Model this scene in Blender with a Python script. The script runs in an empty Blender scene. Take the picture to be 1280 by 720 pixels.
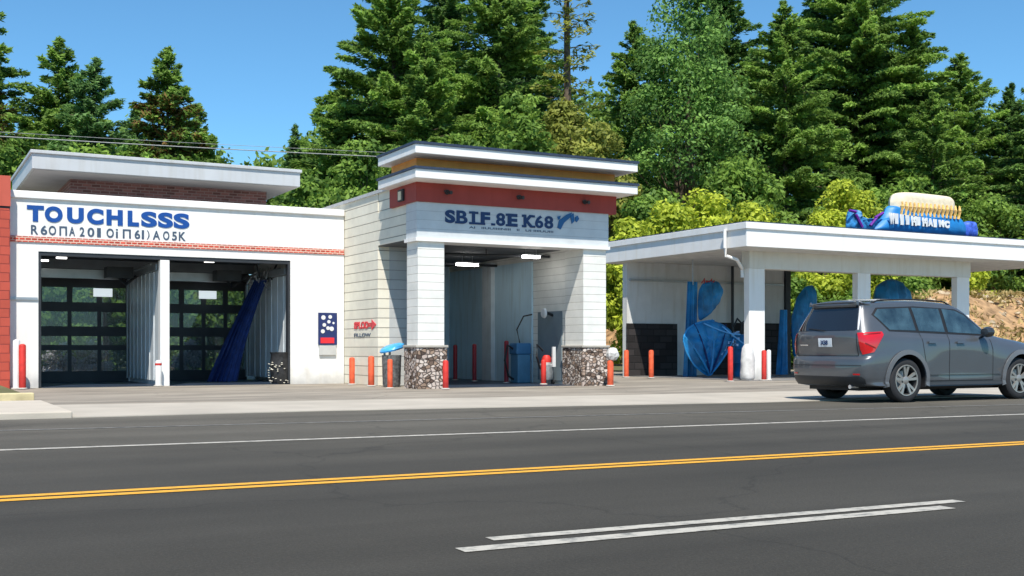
import bpy, bmesh, math, random
import numpy as np
from mathutils import Vector, Matrix
from mathutils.bvhtree import BVHTree
R = math.radians
C = bpy.context.scene.collection
SC = bpy.context.scene
random.seed(4)
rng = np.random.default_rng(11)

# ---------------------------------------------------------------- camera, light, exposure
HC, FPX, YAW = 0.92, 1431.0, R(28.3)
cam = bpy.data.cameras.new('camera'); camo = bpy.data.objects.new('camera', cam); C.objects.link(camo)
cam.sensor_width = 36; cam.lens = FPX / 1280 * 36; cam.shift_y = 75 / 1280; cam.clip_end = 2000; cam.clip_start = .1
camo.location = (0, 0, HC); camo.rotation_euler = (R(90), 0, -YAW)
SC.camera = camo

SUN_EL, SUN_AZ = 57, 205          # azimuth clockwise from +Y : the sun stands behind the camera's left shoulder
w = bpy.data.worlds.new('World'); SC.world = w; w.use_nodes = True
nt = w.node_tree; nt.nodes.clear()
out = nt.nodes.new('ShaderNodeOutputWorld'); bg = nt.nodes.new('ShaderNodeBackground'); sky = nt.nodes.new('ShaderNodeTexSky')
sky.sky_type = 'NISHITA'; sky.sun_disc = False; sky.sun_elevation = R(SUN_EL); sky.sun_rotation = R(SUN_AZ)
sky.air_density = 1.0; sky.dust_density = 0; sky.ozone_density = 5; sky.altitude = 1500
bg.inputs['Strength'].default_value = .115
deep = nt.nodes.new('ShaderNodeVectorMath'); deep.operation = 'MULTIPLY'; deep.inputs[1].default_value = (.70, 1.04, 1.06)
nt.links.new(sky.outputs[0], deep.inputs[0]); nt.links.new(deep.outputs[0], bg.inputs[0]); nt.links.new(bg.outputs[0], out.inputs[0])
sun = bpy.data.lights.new('sun', 'SUN'); suno = bpy.data.objects.new('sun', sun); C.objects.link(suno)
sun.energy = 4.3; sun.angle = R(.53); sun.color = (1, .945, .85)
sv = Vector((math.sin(R(SUN_AZ)) * math.cos(R(SUN_EL)), math.cos(R(SUN_AZ)) * math.cos(R(SUN_EL)), math.sin(R(SUN_EL))))
suno.rotation_euler = sv.to_track_quat('Z', 'Y').to_euler(); suno.location = (0, 0, 50)
SC.view_settings.view_transform = 'Standard'; SC.view_settings.look = 'None'; SC.view_settings.gamma = 1
SC.view_settings.exposure = 0.5; SC.view_settings.use_curve_mapping = False

# ---------------------------------------------------------------- surveying: pixel ray meets a real plane
SY, CY = math.sin(YAW), math.cos(YAW)
def ratio(u):
    r = (u - 640) / FPX
    return (SY + CY * r) / (CY - SY * r)
def depth(X, Y): return SY * X + CY * Y
def at(u, v, Y):
    X = ratio(u) * Y
    return X, Y, HC + (435 - v) * depth(X, Y) / FPX
def gx(u, Y): return ratio(u) * Y
def ground(u, v):
    d = HC * FPX / (v - 435); lat = (u - 640) / FPX * d
    return CY * lat + SY * d, -SY * lat + CY * d

# ---------------------------------------------------------------- materials
MATS = {}
def mat(name, col, rough=.7, metal=0, var=.12, scale=3., bump=0., bscale=40., spec=.4, coat=0., emit=None, estr=0,
        streak=0., trans=0., splash=0.):
    if name in MATS: return MATS[name]
    m = bpy.data.materials.new(name); m.use_nodes = True; n = m.node_tree.nodes; l = m.node_tree.links
    b = n['Principled BSDF']; b.inputs['Roughness'].default_value = rough; b.inputs['Metallic'].default_value = metal
    b.inputs['Specular IOR Level'].default_value = spec; b.inputs['Coat Weight'].default_value = coat
    b.inputs['Transmission Weight'].default_value = trans
    tc = n.new('ShaderNodeTexCoord'); geo = n.new('ShaderNodeNewGeometry')
    nz = n.new('ShaderNodeTexNoise'); nz.inputs['Scale'].default_value = scale; nz.inputs['Detail'].default_value = 6
    l.new(geo.outputs['Position'], nz.inputs['Vector'])
    rp = n.new('ShaderNodeValToRGB'); c = Vector(col[:3])
    rp.color_ramp.elements[0].position = .3; rp.color_ramp.elements[1].position = .7
    rp.color_ramp.elements[0].color = (*(c * (1 - var)), 1); rp.color_ramp.elements[1].color = (*[min(1, x) for x in c * (1 + var)], 1)
    l.new(nz.outputs['Fac'], rp.inputs[0]); last = rp.outputs[0]
    if streak:
        mp = n.new('ShaderNodeMapping'); mp.inputs['Scale'].default_value = (5, 5, .5); l.new(geo.outputs['Position'], mp.inputs[0])
        n2 = n.new('ShaderNodeTexNoise'); n2.inputs['Scale'].default_value = 1.3; n2.inputs['Detail'].default_value = 5
        l.new(mp.outputs[0], n2.inputs['Vector'])
        r2 = n.new('ShaderNodeValToRGB'); r2.color_ramp.elements[0].position = .5; r2.color_ramp.elements[1].position = .78
        r2.color_ramp.elements[0].color = (1, 1, 1, 1); k = 1 - streak; r2.color_ramp.elements[1].color = (k, k * .97, k * .92, 1)
        l.new(n2.outputs['Fac'], r2.inputs[0])
        mx = n.new('ShaderNodeMix'); mx.data_type = 'RGBA'; mx.blend_type = 'MULTIPLY'; mx.inputs[0].default_value = 1
        l.new(last, mx.inputs[6]); l.new(r2.outputs[0], mx.inputs[7]); last = mx.outputs[2]
    if splash:
        sp = n.new('ShaderNodeSeparateXYZ'); l.new(geo.outputs['Position'], sp.inputs[0])
        n5 = n.new('ShaderNodeTexNoise'); n5.inputs['Scale'].default_value = 3.5; n5.inputs['Detail'].default_value = 7; l.new(geo.outputs['Position'], n5.inputs['Vector'])
        ad = n.new('ShaderNodeMath'); ad.operation = 'MULTIPLY_ADD'; ad.inputs[1].default_value = -.55; l.new(n5.outputs['Fac'], ad.inputs[0]); l.new(sp.outputs[2], ad.inputs[2])
        mr = n.new('ShaderNodeMapRange'); mr.inputs[1].default_value = -.3; mr.inputs[2].default_value = .12; mr.inputs[3].default_value = 1 - splash; mr.inputs[4].default_value = 1; l.new(ad.outputs[0], mr.inputs[0])
        m3 = n.new('ShaderNodeMix'); m3.data_type = 'RGBA'; m3.blend_type = 'MULTIPLY'; m3.inputs[0].default_value = 1
        l.new(last, m3.inputs[6]); l.new(mr.outputs[0], m3.inputs[7]); last = m3.outputs[2]
    l.new(last, b.inputs['Base Color'])
    if bump:
        n3 = n.new('ShaderNodeTexNoise'); n3.inputs['Scale'].default_value = bscale; n3.inputs['Detail'].default_value = 4
        l.new(geo.outputs['Position'], n3.inputs['Vector'])
        bp = n.new('ShaderNodeBump'); bp.inputs['Strength'].default_value = bump; bp.inputs['Distance'].default_value = .01
        l.new(n3.outputs['Fac'], bp.inputs['Height']); l.new(bp.outputs[0], b.inputs['Normal'])
    if emit:
        b.inputs['Emission Color'].default_value = (*emit, 1); b.inputs['Emission Strength'].default_value = estr
    MATS[name] = m; return m

def asphalt(name, c0, c1, patch=(.9, 1.1), stretch=(.12, 1, 1), aggr=.16):
    m = bpy.data.materials.new(name); m.use_nodes = True; n = m.node_tree.nodes; l = m.node_tree.links
    b = n['Principled BSDF']; b.inputs['Roughness'].default_value = .85; b.inputs['Specular IOR Level'].default_value = .3
    geo = n.new('ShaderNodeNewGeometry')
    mp = n.new('ShaderNodeMapping'); mp.inputs['Scale'].default_value = stretch; l.new(geo.outputs['Position'], mp.inputs[0])
    a = n.new('ShaderNodeTexNoise'); a.inputs['Scale'].default_value = 1.1; a.inputs['Detail'].default_value = 7; a.inputs['Roughness'].default_value = .6
    l.new(mp.outputs[0], a.inputs['Vector'])
    rp = n.new('ShaderNodeValToRGB'); rp.color_ramp.elements[0].position = .33; rp.color_ramp.elements[1].position = .68
    rp.color_ramp.elements[0].color = (*c0, 1); rp.color_ramp.elements[1].color = (*c1, 1); l.new(a.outputs['Fac'], rp.inputs[0])
    g = n.new('ShaderNodeTexNoise'); g.inputs['Scale'].default_value = 55; g.inputs['Detail'].default_value = 3
    l.new(geo.outputs['Position'], g.inputs['Vector'])
    gr = n.new('ShaderNodeMapRange'); gr.inputs[1].default_value = .3; gr.inputs[2].default_value = .7; gr.inputs[3].default_value = 1 - aggr; gr.inputs[4].default_value = 1 + aggr
    l.new(g.outputs['Fac'], gr.inputs[0])
    mx = n.new('ShaderNodeMix'); mx.data_type = 'RGBA'; mx.blend_type = 'MULTIPLY'; mx.inputs[0].default_value = 1
    l.new(rp.outputs[0], mx.inputs[6]); l.new(gr.outputs[0], mx.inputs[7])
    if aggr > .14:
        spx = n.new('ShaderNodeSeparateXYZ'); l.new(geo.outputs['Position'], spx.inputs[0])
        wv = n.new('ShaderNodeTexNoise'); wv.noise_dimensions = '1D'; wv.inputs['Scale'].default_value = .85; wv.inputs['Detail'].default_value = 3
        l.new(spx.outputs[1], wv.inputs['W'])
        wr = n.new('ShaderNodeMapRange'); wr.inputs[1].default_value = .3; wr.inputs[2].default_value = .7; wr.inputs[3].default_value = .88; wr.inputs[4].default_value = 1.14; l.new(wv.outputs['Fac'], wr.inputs[0])
        pn = n.new('ShaderNodeTexNoise'); pn.inputs['Scale'].default_value = .35; pn.inputs['Detail'].default_value = 9; pn.inputs['Roughness'].default_value = .7; l.new(geo.outputs['Position'], pn.inputs['Vector'])
        pr = n.new('ShaderNodeMapRange'); pr.inputs[1].default_value = .35; pr.inputs[2].default_value = .7; pr.inputs[3].default_value = .9; pr.inputs[4].default_value = 1.16; l.new(pn.outputs['Fac'], pr.inputs[0])
        sk = n.new('ShaderNodeTexNoise'); sk.inputs['Scale'].default_value = 130; sk.inputs['Detail'].default_value = 2; l.new(geo.outputs['Position'], sk.inputs['Vector'])
        sr = n.new('ShaderNodeMapRange'); sr.inputs[1].default_value = .56; sr.inputs[2].default_value = .72; sr.inputs[3].default_value = 1; sr.inputs[4].default_value = 1.9; l.new(sk.outputs['Fac'], sr.inputs[0])
        # the road colour turns paler from the running lane towards the far kerb
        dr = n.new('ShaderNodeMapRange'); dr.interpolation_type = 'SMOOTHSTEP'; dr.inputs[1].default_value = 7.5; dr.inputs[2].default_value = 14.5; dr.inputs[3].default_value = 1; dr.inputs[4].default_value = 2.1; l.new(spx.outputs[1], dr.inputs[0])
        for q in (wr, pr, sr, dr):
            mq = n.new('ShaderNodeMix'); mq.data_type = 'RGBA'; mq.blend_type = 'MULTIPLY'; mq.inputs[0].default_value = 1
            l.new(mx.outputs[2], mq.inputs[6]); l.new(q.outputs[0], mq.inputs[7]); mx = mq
    # hairline cracks
    vo = n.new('ShaderNodeTexVoronoi'); vo.feature = 'DISTANCE_TO_EDGE'; vo.inputs['Scale'].default_value = .23
    dn = n.new('ShaderNodeTexNoise'); dn.inputs['Scale'].default_value = .9; dn.inputs['Detail'].default_value = 5
    l.new(geo.outputs['Position'], dn.inputs['Vector'])
    va = n.new('ShaderNodeVectorMath'); va.operation = 'MULTIPLY_ADD'; va.inputs[1].default_value = (1.6, 1.6, 0)
    l.new(dn.outputs['Color'], va.inputs[0]); l.new(geo.outputs['Position'], va.inputs[2]); l.new(va.outputs[0], vo.inputs['Vector'])
    cr = n.new('ShaderNodeMapRange'); cr.inputs[1].default_value = .001; cr.inputs[2].default_value = .006; cr.inputs[3].default_value = .78; cr.inputs[4].default_value = 1
    l.new(vo.outputs['Distance'], cr.inputs[0])
    m2 = n.new('ShaderNodeMix'); m2.data_type = 'RGBA'; m2.blend_type = 'MULTIPLY'; m2.inputs[0].default_value = 1
    l.new(mx.outputs[2], m2.inputs[6]); l.new(cr.outputs[0], m2.inputs[7]); l.new(m2.outputs[2], b.inputs['Base Color'])
    bp = n.new('ShaderNodeBump'); bp.inputs['Strength'].default_value = .35; bp.inputs['Distance'].default_value = .008
    l.new(g.outputs['Fac'], bp.inputs['Height']); l.new(bp.outputs[0], b.inputs['Normal'])
    return m

def worn_paint(name, col, under, wear=.62):
    m = bpy.data.materials.new(name); m.use_nodes = True; n = m.node_tree.nodes; l = m.node_tree.links
    b = n['Principled BSDF']; b.inputs['Roughness'].default_value = .7
    geo = n.new('ShaderNodeNewGeometry')
    a = n.new('ShaderNodeTexNoise'); a.inputs['Scale'].default_value = 9; a.inputs['Detail'].default_value = 8; a.inputs['Roughness'].default_value = .7
    l.new(geo.outputs['Position'], a.inputs['Vector'])
    rp = n.new('ShaderNodeValToRGB'); rp.color_ramp.elements[0].position = wear - .12; rp.color_ramp.elements[1].position = wear + .1
    rp.color_ramp.elements[0].color = (*col, 1); rp.color_ramp.elements[1].color = (*under, 1)
    l.new(a.outputs['Fac'], rp.inputs[0]); l.new(rp.outputs[0], b.inputs['Base Color']); return m

def courses(name, col, dark, h, depth_=.5, jx=0, width=.02, var=.06):
    """painted siding / block: fine horizontal joints (and upright joints when jx) plus weathering"""
    m = bpy.data.materials.new(name); m.use_nodes = True; n = m.node_tree.nodes; l = m.node_tree.links
    b = n['Principled BSDF']; b.inputs['Roughness'].default_value = .75; b.inputs['Specular IOR Level'].default_value = .3
    geo = n.new('ShaderNodeNewGeometry'); sp = n.new('ShaderNodeSeparateXYZ'); l.new(geo.outputs['Position'], sp.inputs[0])
    ad = n.new('ShaderNodeMath'); ad.operation = 'ADD'; l.new(sp.outputs[0], ad.inputs[0]); l.new(sp.outputs[1], ad.inputs[1])
    cb = n.new('ShaderNodeCombineXYZ'); l.new(ad.outputs[0], cb.inputs[0]); l.new(sp.outputs[2], cb.inputs[1])
    br = n.new('ShaderNodeTexBrick'); br.inputs['Scale'].default_value = 1
    br.inputs['Brick Width'].default_value = jx if jx else 500; br.inputs['Row Height'].default_value = h
    br.inputs['Mortar Size'].default_value = width; br.inputs['Mortar Smooth'].default_value = .4
    l.new(cb.outputs[0], br.inputs['Vector'])
    c = Vector(col)
    br.inputs['Color1'].default_value = (*(c * (1 - var)), 1); br.inputs['Color2'].default_value = (*(c * (1 + var)), 1); br.inputs['Mortar'].default_value = (*dark, 1)
    nz = n.new('ShaderNodeTexNoise'); nz.inputs['Scale'].default_value = 2.2; nz.inputs['Detail'].default_value = 8; nz.inputs['Roughness'].default_value = .65
    l.new(geo.outputs['Position'], nz.inputs['Vector'])
    mr = n.new('ShaderNodeMapRange'); mr.inputs[1].default_value = .35; mr.inputs[2].default_value = .75; mr.inputs[3].default_value = 1.03; mr.inputs[4].default_value = .86
    l.new(nz.outputs['Fac'], mr.inputs[0])
    mx = n.new('ShaderNodeMix'); mx.data_type = 'RGBA'; mx.blend_type = 'MULTIPLY'; mx.inputs[0].default_value = 1
    l.new(br.outputs['Color'], mx.inputs[6]); l.new(mr.outputs[0], mx.inputs[7]); l.new(mx.outputs[2], b.inputs['Base Color'])
    bp = n.new('ShaderNodeBump'); bp.inputs['Strength'].default_value = depth_; bp.inputs['Distance'].default_value = .02; bp.invert = True
    l.new(br.outputs['Fac'], bp.inputs['Height']); l.new(bp.outputs[0], b.inputs['Normal'])
    MATS[name] = m; return m

def stone(name):
    m = bpy.data.materials.new(name); m.use_nodes = True; n = m.node_tree.nodes; l = m.node_tree.links
    b = n['Principled BSDF']; b.inputs['Roughness'].default_value = .85
    geo = n.new('ShaderNodeNewGeometry'); mp = n.new('ShaderNodeMapping'); mp.inputs['Scale'].default_value = (10, 10, 13); l.new(geo.outputs['Position'], mp.inputs[0])
    v = n.new('ShaderNodeTexVoronoi'); v.feature = 'F1'; l.new(mp.outputs[0], v.inputs['Vector']); v.inputs['Scale'].default_value = 1
    e = n.new('ShaderNodeTexVoronoi'); e.feature = 'DISTANCE_TO_EDGE'; l.new(mp.outputs[0], e.inputs['Vector']); e.inputs['Scale'].default_value = 1
    sp = n.new('ShaderNodeSeparateColor'); l.new(v.outputs['Color'], sp.inputs[0])
    rp = n.new('ShaderNodeValToRGB'); el = rp.color_ramp.elements
    el[0].color = (.07, .045, .035, 1); el[1].color = (.72, .62, .54, 1)
    x = el.new(.35); x.color = (.36, .25, .18, 1); x = el.new(.6); x.color = (.5, .41, .36, 1)
    l.new(sp.outputs[0], rp.inputs[0])
    er = n.new('ShaderNodeMapRange'); er.inputs[1].default_value = .03; er.inputs[2].default_value = .12; er.inputs[3].default_value = .22; er.inputs[4].default_value = 1
    l.new(e.outputs['Distance'], er.inputs[0])
    mx = n.new('ShaderNodeMix'); mx.data_type = 'RGBA'; mx.blend_type = 'MULTIPLY'; mx.inputs[0].default_value = 1
    l.new(rp.outputs[0], mx.inputs[6]); l.new(er.outputs[0], mx.inputs[7]); l.new(mx.outputs[2], b.inputs['Base Color'])
    bp = n.new('ShaderNodeBump'); bp.inputs['Strength'].default_value = .9; bp.inputs['Distance'].default_value = .04
    l.new(er.outputs[0], bp.inputs['Height']); l.new(bp.outputs[0], b.inputs['Normal'])
    return m

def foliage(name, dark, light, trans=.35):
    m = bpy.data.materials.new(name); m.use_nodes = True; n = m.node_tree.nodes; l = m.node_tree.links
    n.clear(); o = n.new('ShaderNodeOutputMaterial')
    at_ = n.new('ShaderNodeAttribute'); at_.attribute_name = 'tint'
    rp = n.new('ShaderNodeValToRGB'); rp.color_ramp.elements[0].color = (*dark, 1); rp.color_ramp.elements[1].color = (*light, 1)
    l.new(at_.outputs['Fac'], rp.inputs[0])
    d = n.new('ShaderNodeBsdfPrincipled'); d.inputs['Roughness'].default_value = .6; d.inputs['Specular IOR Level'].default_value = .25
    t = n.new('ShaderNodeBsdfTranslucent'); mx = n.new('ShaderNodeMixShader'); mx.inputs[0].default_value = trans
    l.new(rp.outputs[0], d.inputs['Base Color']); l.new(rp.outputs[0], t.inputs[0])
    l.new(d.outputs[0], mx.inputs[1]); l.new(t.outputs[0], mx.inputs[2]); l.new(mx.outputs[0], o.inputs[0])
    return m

def clear_glass(name, tint=(.75, .82, .8), clear=.6):
    m = bpy.data.materials.new(name); m.use_nodes = True; n = m.node_tree.nodes; l = m.node_tree.links
    n.clear(); o = n.new('ShaderNodeOutputMaterial')
    t = n.new('ShaderNodeBsdfTransparent'); t.inputs[0].default_value = (*tint, 1)
    g = n.new('ShaderNodeBsdfGlossy'); g.inputs['Roughness'].default_value = .03
    d = n.new('ShaderNodeBsdfDiffuse'); d.inputs[0].default_value = (.4, .42, .42, 1)
    m1 = n.new('ShaderNodeMixShader'); m1.inputs[0].default_value = 1 - clear
    fr = n.new('ShaderNodeFresnel'); m2 = n.new('ShaderNodeMixShader')
    l.new(t.outputs[0], m1.inputs[1]); l.new(d.outputs[0], m1.inputs[2]); l.new(fr.outputs[0], m2.inputs[0])
    l.new(m1.outputs[0], m2.inputs[1]); l.new(g.outputs[0], m2.inputs[2]); l.new(m2.outputs[0], o.inputs[0]); return m

# ---------------------------------------------------------------- mesh helpers
class MB:
    def __init__(s): s.v = []; s.f = []
    def quad(s, a, b, c, d):
        i = len(s.v); s.v += [a, b, c, d]; s.f.append((i, i + 1, i + 2, i + 3)); return s
    def box(s, x0, x1, y0, y1, z0, z1):
        i = len(s.v)
        s.v += [(x0, y0, z0), (x1, y0, z0), (x1, y1, z0), (x0, y1, z0), (x0, y0, z1), (x1, y0, z1), (x1, y1, z1), (x0, y1, z1)]
        s.f += [tuple(i + k for k in q) for q in ((0, 3, 2, 1), (4, 5, 6, 7), (0, 1, 5, 4), (1, 2, 6, 5), (2, 3, 7, 6), (3, 0, 4, 7))]
        return s
    def prism(s, pts, y0, y1):       # pts (x,z) outline, extruded along y
        i = len(s.v); k = len(pts)
        s.v += [(x, y0, z) for x, z in pts] + [(x, y1, z) for x, z in pts]
        s.f.append(tuple(range(i, i + k))); s.f.append(tuple(range(i + 2 * k - 1, i + k - 1, -1)))
        for j in range(k): q = (j + 1) % k; s.f.append((i + j, i + k + j, i + k + q, i + q))
        return s
    def lathe(s, prof, seg=20, axis='z', loc=(0, 0, 0), caps=(1, 1)):     # prof: (r, h)
        i = len(s.v); n = len(prof)
        for r, h in prof:
            for k in range(seg):
                a = 2 * math.pi * k / seg; c, q = r * math.cos(a), r * math.sin(a)
                p = (c, q, h) if axis == 'z' else ((c, h, q) if axis == 'y' else (h, c, q))
                s.v.append(tuple(p[t] + loc[t] for t in range(3)))
        for a in range(n - 1):
            for k in range(seg):
                q = (k + 1) % seg; s.f.append((i + a * seg + k, i + a * seg + q, i + (a + 1) * seg + q, i + (a + 1) * seg + k))
        if caps[0]: s.f.append(tuple(i + k for k in range(seg))[::-1])
        if caps[1]: s.f.append(tuple(i + (n - 1) * seg + k for k in range(seg)))
        return s
    def split(s, name, m, parent=None, **k):
        """each loose piece becomes an object of its own"""
        par = list(range(len(s.v)))
        def find(a):
            while par[a] != a: par[a] = par[par[a]]; a = par[a]
            return a
        for f in s.f:
            for q in f[1:]: par[find(f[0])] = find(q)
        grp = {}
        for f in s.f: grp.setdefault(find(f[0]), []).append(f)
        for fs in grp.values():
            ids = sorted({q for f in fs for q in f}); mp = {q: i for i, q in enumerate(ids)}
            b = MB(); b.v = [s.v[q] for q in ids]; b.f = [tuple(mp[q] for q in f) for f in fs]; b.build(name, m, parent, **k)
    def tube(s, pts, r, seg=8):
        pts = [Vector(p) for p in pts]; i = len(s.v); n = len(pts)
        rs = r if isinstance(r, (list, tuple)) else [r] * n
        for k, p in enumerate(pts):
            t = (pts[min(k + 1, n - 1)] - pts[max(k - 1, 0)]).normalized()
            u = t.cross(Vector((0, 0, 1))); u = t.cross(Vector((0, 1, 0))) if u.length < .1 else u
            u.normalize(); w_ = t.cross(u)
            for q in range(seg):
                a = 2 * math.pi * q / seg; s.v.append(tuple(p + (math.cos(a) * u + math.sin(a) * w_) * float(rs[k])))
        for k in range(n - 1):
            for q in range(seg):
                e = (q + 1) % seg; s.f.append((i + k * seg + q, i + k * seg + e, i + (k + 1) * seg + e, i + (k + 1) * seg + q))
        s.f.append(tuple(i + q for q in range(seg))[::-1]); s.f.append(tuple(i + (n - 1) * seg + q for q in range(seg)))
        return s
    def build(s, name, m, parent=None, smooth=False, bevel=0.):
        me = bpy.data.meshes.new(name); me.from_pydata([tuple(v) for v in s.v], [], s.f)
        bm = bmesh.new(); bm.from_mesh(me); bmesh.ops.recalc_face_normals(bm, faces=bm.faces); bm.to_mesh(me); bm.free()
        if smooth: me.polygons.foreach_set('use_smooth', [True] * len(me.polygons)); me.set_sharp_from_angle(angle=R(40))
        o = link(name, me, m, parent)
        if bevel:
            b = o.modifiers.new('b', 'BEVEL'); b.width = bevel; b.segments = 2; b.limit_method = 'ANGLE'
        return o
def link(name, me, m=None, parent=None):
    if m: me.materials.append(m)
    o = bpy.data.objects.new(name, me); C.objects.link(o)
    if parent:
        o.parent = parent
        b = base(parent)
        o.location = (-b[0], -b[1], -b[2])
    return o
def base(o):
    b = Vector(o.location); p = o.parent
    while p: b += Vector(p.location); p = p.parent
    return b
def thing(name, label, cat, loc, group=None):
    o = bpy.data.objects.new(name, None); C.objects.link(o); o.location = loc; o.empty_display_size = .3
    return tag(o, label, cat, group)
def tag(o, label=None, cat=None, group=None, kind=None):
    if label: o['label'] = label
    if cat: o['category'] = cat
    if group: o['group'] = group
    if kind: o['kind'] = kind
    return o
def clone(o, loc, label, group=None, parent=None):
    c = o.copy(); C.objects.link(c)
    if parent is None: c.location = loc; c['label'] = label
    else: c.parent = parent
    for ch in [x for x in C.objects if x.parent == o]: clone(ch, None, None, None, c)
    return c

def text(body, x0, x1, z0, z1, place, m, parent, name='lettering', offset=.02, ext=.012, shear=0, space=1.0):
    """built-in font turned into a mesh, fitted to a box; place(x, z, t) -> world point"""
    cu = bpy.data.curves.new(name, 'FONT'); cu.body = body; cu.size = 1; cu.offset = offset; cu.extrude = .5; cu.shear = shear; cu.space_character = space
    o = bpy.data.objects.new('t', cu); C.objects.link(o)
    me = bpy.data.meshes.new_from_object(o.evaluated_get(bpy.context.evaluated_depsgraph_get()))
    bpy.data.objects.remove(o); bpy.data.curves.remove(cu)
    n = len(me.vertices); co = np.zeros(n * 3); me.vertices.foreach_get('co', co); co = co.reshape(-1, 3)
    mn, mxx = co.min(0), co.max(0)
    res = []
    for p in co:
        res.append(place(x0 + (p[0] - mn[0]) / (mxx[0] - mn[0]) * (x1 - x0), z0 + (p[1] - mn[1]) / (mxx[1] - mn[1]) * (z1 - z0), (p[2] + .5) * ext))
    me.vertices.foreach_set('co', np.array(res).ravel()); me.update(); me.materials.clear()
    return link(name, me, m, parent)

# ---------------------------------------------------------------- palette
white = mat('white_stucco', (.82, .805, .77), .8, var=.03, scale=1.2, bump=.25, bscale=60, streak=.07, splash=.4)
white_trim = mat('white_trim', (.82, .805, .78), .5, var=.03, streak=.05)
grey_trim = mat('grey_metal_fascia', (.5, .51, .52), .5, var=.05, scale=1.5, streak=.1)
soffit = mat('soffit', (.42, .41, .4), .8, var=.06)
dark = mat('dark_metal', (.03, .033, .038), .5, var=.2)
navy_edge = mat('navy_roof_edge', (.03, .045, .08), .55, var=.25, scale=8)
grey_metal = mat('galvanised_metal', (.42, .44, .46), .4, metal=.6, var=.1)
red_paint = mat('red_painted_panel', (.34, .055, .045), .7, var=.08, scale=2, streak=.12)
red_block = courses('red_painted_block', (.5, .085, .055), (.3, .05, .04), .2, .5, .4, .012, .06)
ochre = mat('ochre_panel', (.95, .40, .10), .7, var=.08, streak=.12)
blue_ink = mat('blue_lettering', (.01, .07, .3), .4, var=.05)
navy_ink = mat('navy_lettering', (.012, .035, .12), .4, var=.05)
slate_ink = mat('charcoal_lettering', (.06, .09, .14), .5, var=.05)
siding = courses('cream_siding', (.8, .785, .73), (.52, .5, .45), .185, .5, 0, .008, .03)
siding_side = courses('weathered_cream_siding', (.82, .77, .64), (.36, .33, .27), .235, .8, 0, .012, .05)
siding_shaded = courses('shade_grey_siding', (.5, .51, .5), (.3, .3, .3), .235, .5, 0, .01, .03)  # siding greyed in its colour to carry the alcove's shade
brick = courses('brown_brick', (.22, .095, .085), (.3, .2, .18), .075, .5, .22, .012, .35)
red_brick = courses('red_brick_band', (.56, .07, .04), (.72, .5, .4), .065, .5, .13, .014, .3)
stonem = stone('stone_veneer')
liner = mat('wash_bay_liner', (.52, .70, .80), .45, var=.08, scale=.8, streak=.2)
liner_w = mat('ribbed_white_panel', (.62, .66, .68), .45, var=.08, streak=.2)
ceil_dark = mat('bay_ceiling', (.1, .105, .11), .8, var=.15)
wet_shaded_floor = mat('wet_shaded_bay_floor', (.02, .032, .055), .4, var=.3, scale=1.5)  # wet floor, its navy darkened to hold the bay's shade as well
lamp_small = mat('small_lamp', (.9, .9, .9), .4, emit=(1, .98, .95), estr=2.5)
lampm = mat('lamp_tube', (.9, .9, .9), .4, emit=(1, .98, .95), estr=14)
orange = mat('orange_red_post_paint', (.72, .11, .04), .6, var=.22, scale=9, splash=.45)
redp = mat('red_post_paint', (.6, .035, .025), .55, var=.2, scale=9, splash=.45)
blue_cloth = mat('blue_vinyl', (.012, .19, .44), .42, var=.45, scale=2.5, bump=.3, bscale=12)
blue_light = mat('light_blue_plastic', (.03, .28, .62), .4, var=.15)
navy_cloth = mat('navy_cloth', (.008, .028, .13), .75, var=.3, scale=5, bump=.3, bscale=10)
black_pl = mat('black_plastic', (.02, .02, .022), .55, var=.2)
white_pl = mat('white_plastic', (.72, .72, .71), .45, var=.08)
concrete = mat('concrete', (.5, .47, .42), .85, var=.1, scale=1.3, bump=.3, bscale=30)
rubber = mat('rubber', (.015, .015, .016), .8, var=.15)
bark = mat('bark', (.11, .08, .055), .9, var=.4, scale=3, bump=.6, bscale=12)

# ================================================================= THE SETTING
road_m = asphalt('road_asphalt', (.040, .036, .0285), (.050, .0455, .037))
lot_m = asphalt('lot_asphalt', (.19, .168, .138), (.37, .325, .265), stretch=(.35, 1.1, 1), aggr=.12)
dirt = mat('dry_grass_soil', (.12, .12, .05), .95, var=.35, scale=.6, bump=.5, bscale=8)
def sheet(name, pts, z, m):
    b = MB(); n = len(pts); b.v = [(x, y, z) for x, y in pts]; b.f = [tuple(range(n))]
    o = b.build(name, m); o['kind'] = 'structure'; return o
sheet('ground', [(-500, -500), (700, -500), (700, 700), (-500, 700)], -.03, dirt)
def edge(X, a, b): return a + (b - a) * (X - 1.2) / 15.0
# road polygon with its gently drifting far edge
k1, k2 = ground(0, 525), ground(960, 503)
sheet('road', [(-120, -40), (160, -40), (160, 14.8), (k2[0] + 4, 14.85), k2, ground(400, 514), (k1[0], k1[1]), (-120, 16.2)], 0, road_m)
sheet('parking_lot', [(-40, 17.5), (90, 17.5), (60, 34), (-40, 44)], -.004 + .004, lot_m).location.z = .0
strip = [(2.05, 16.0), ground(400, 514), k2, (k2[0] + 4, 14.85), (90, 14.8), (90, 18.0), ground(800, 494), ground(400, 501.5), (2.05, 19.6)]
MBs = MB(); n = len(strip)
MBs.v = [(x, y, -.02) for x, y in strip] + [(x, y, .012) for x, y in strip]
MBs.f = [tuple(range(n, 2 * n))] + [(i, (i + 1) % n, n + (i + 1) % n, n + i) for i in range(n)]
o = MBs.build('driveway_apron', mat('apron_concrete', (.44, .395, .33), .85, var=.12, scale=.9, bump=.3, bscale=30)); o['kind'] = 'structure'
o = MB().box(-60, 2.05, 16.0, 19.6, -.02, .09).build('sidewalk', mat('walk_concrete', (.52, .46, .38), .85, var=.08, scale=1, bump=.3), bevel=.02); o['kind'] = 'structure'
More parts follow.
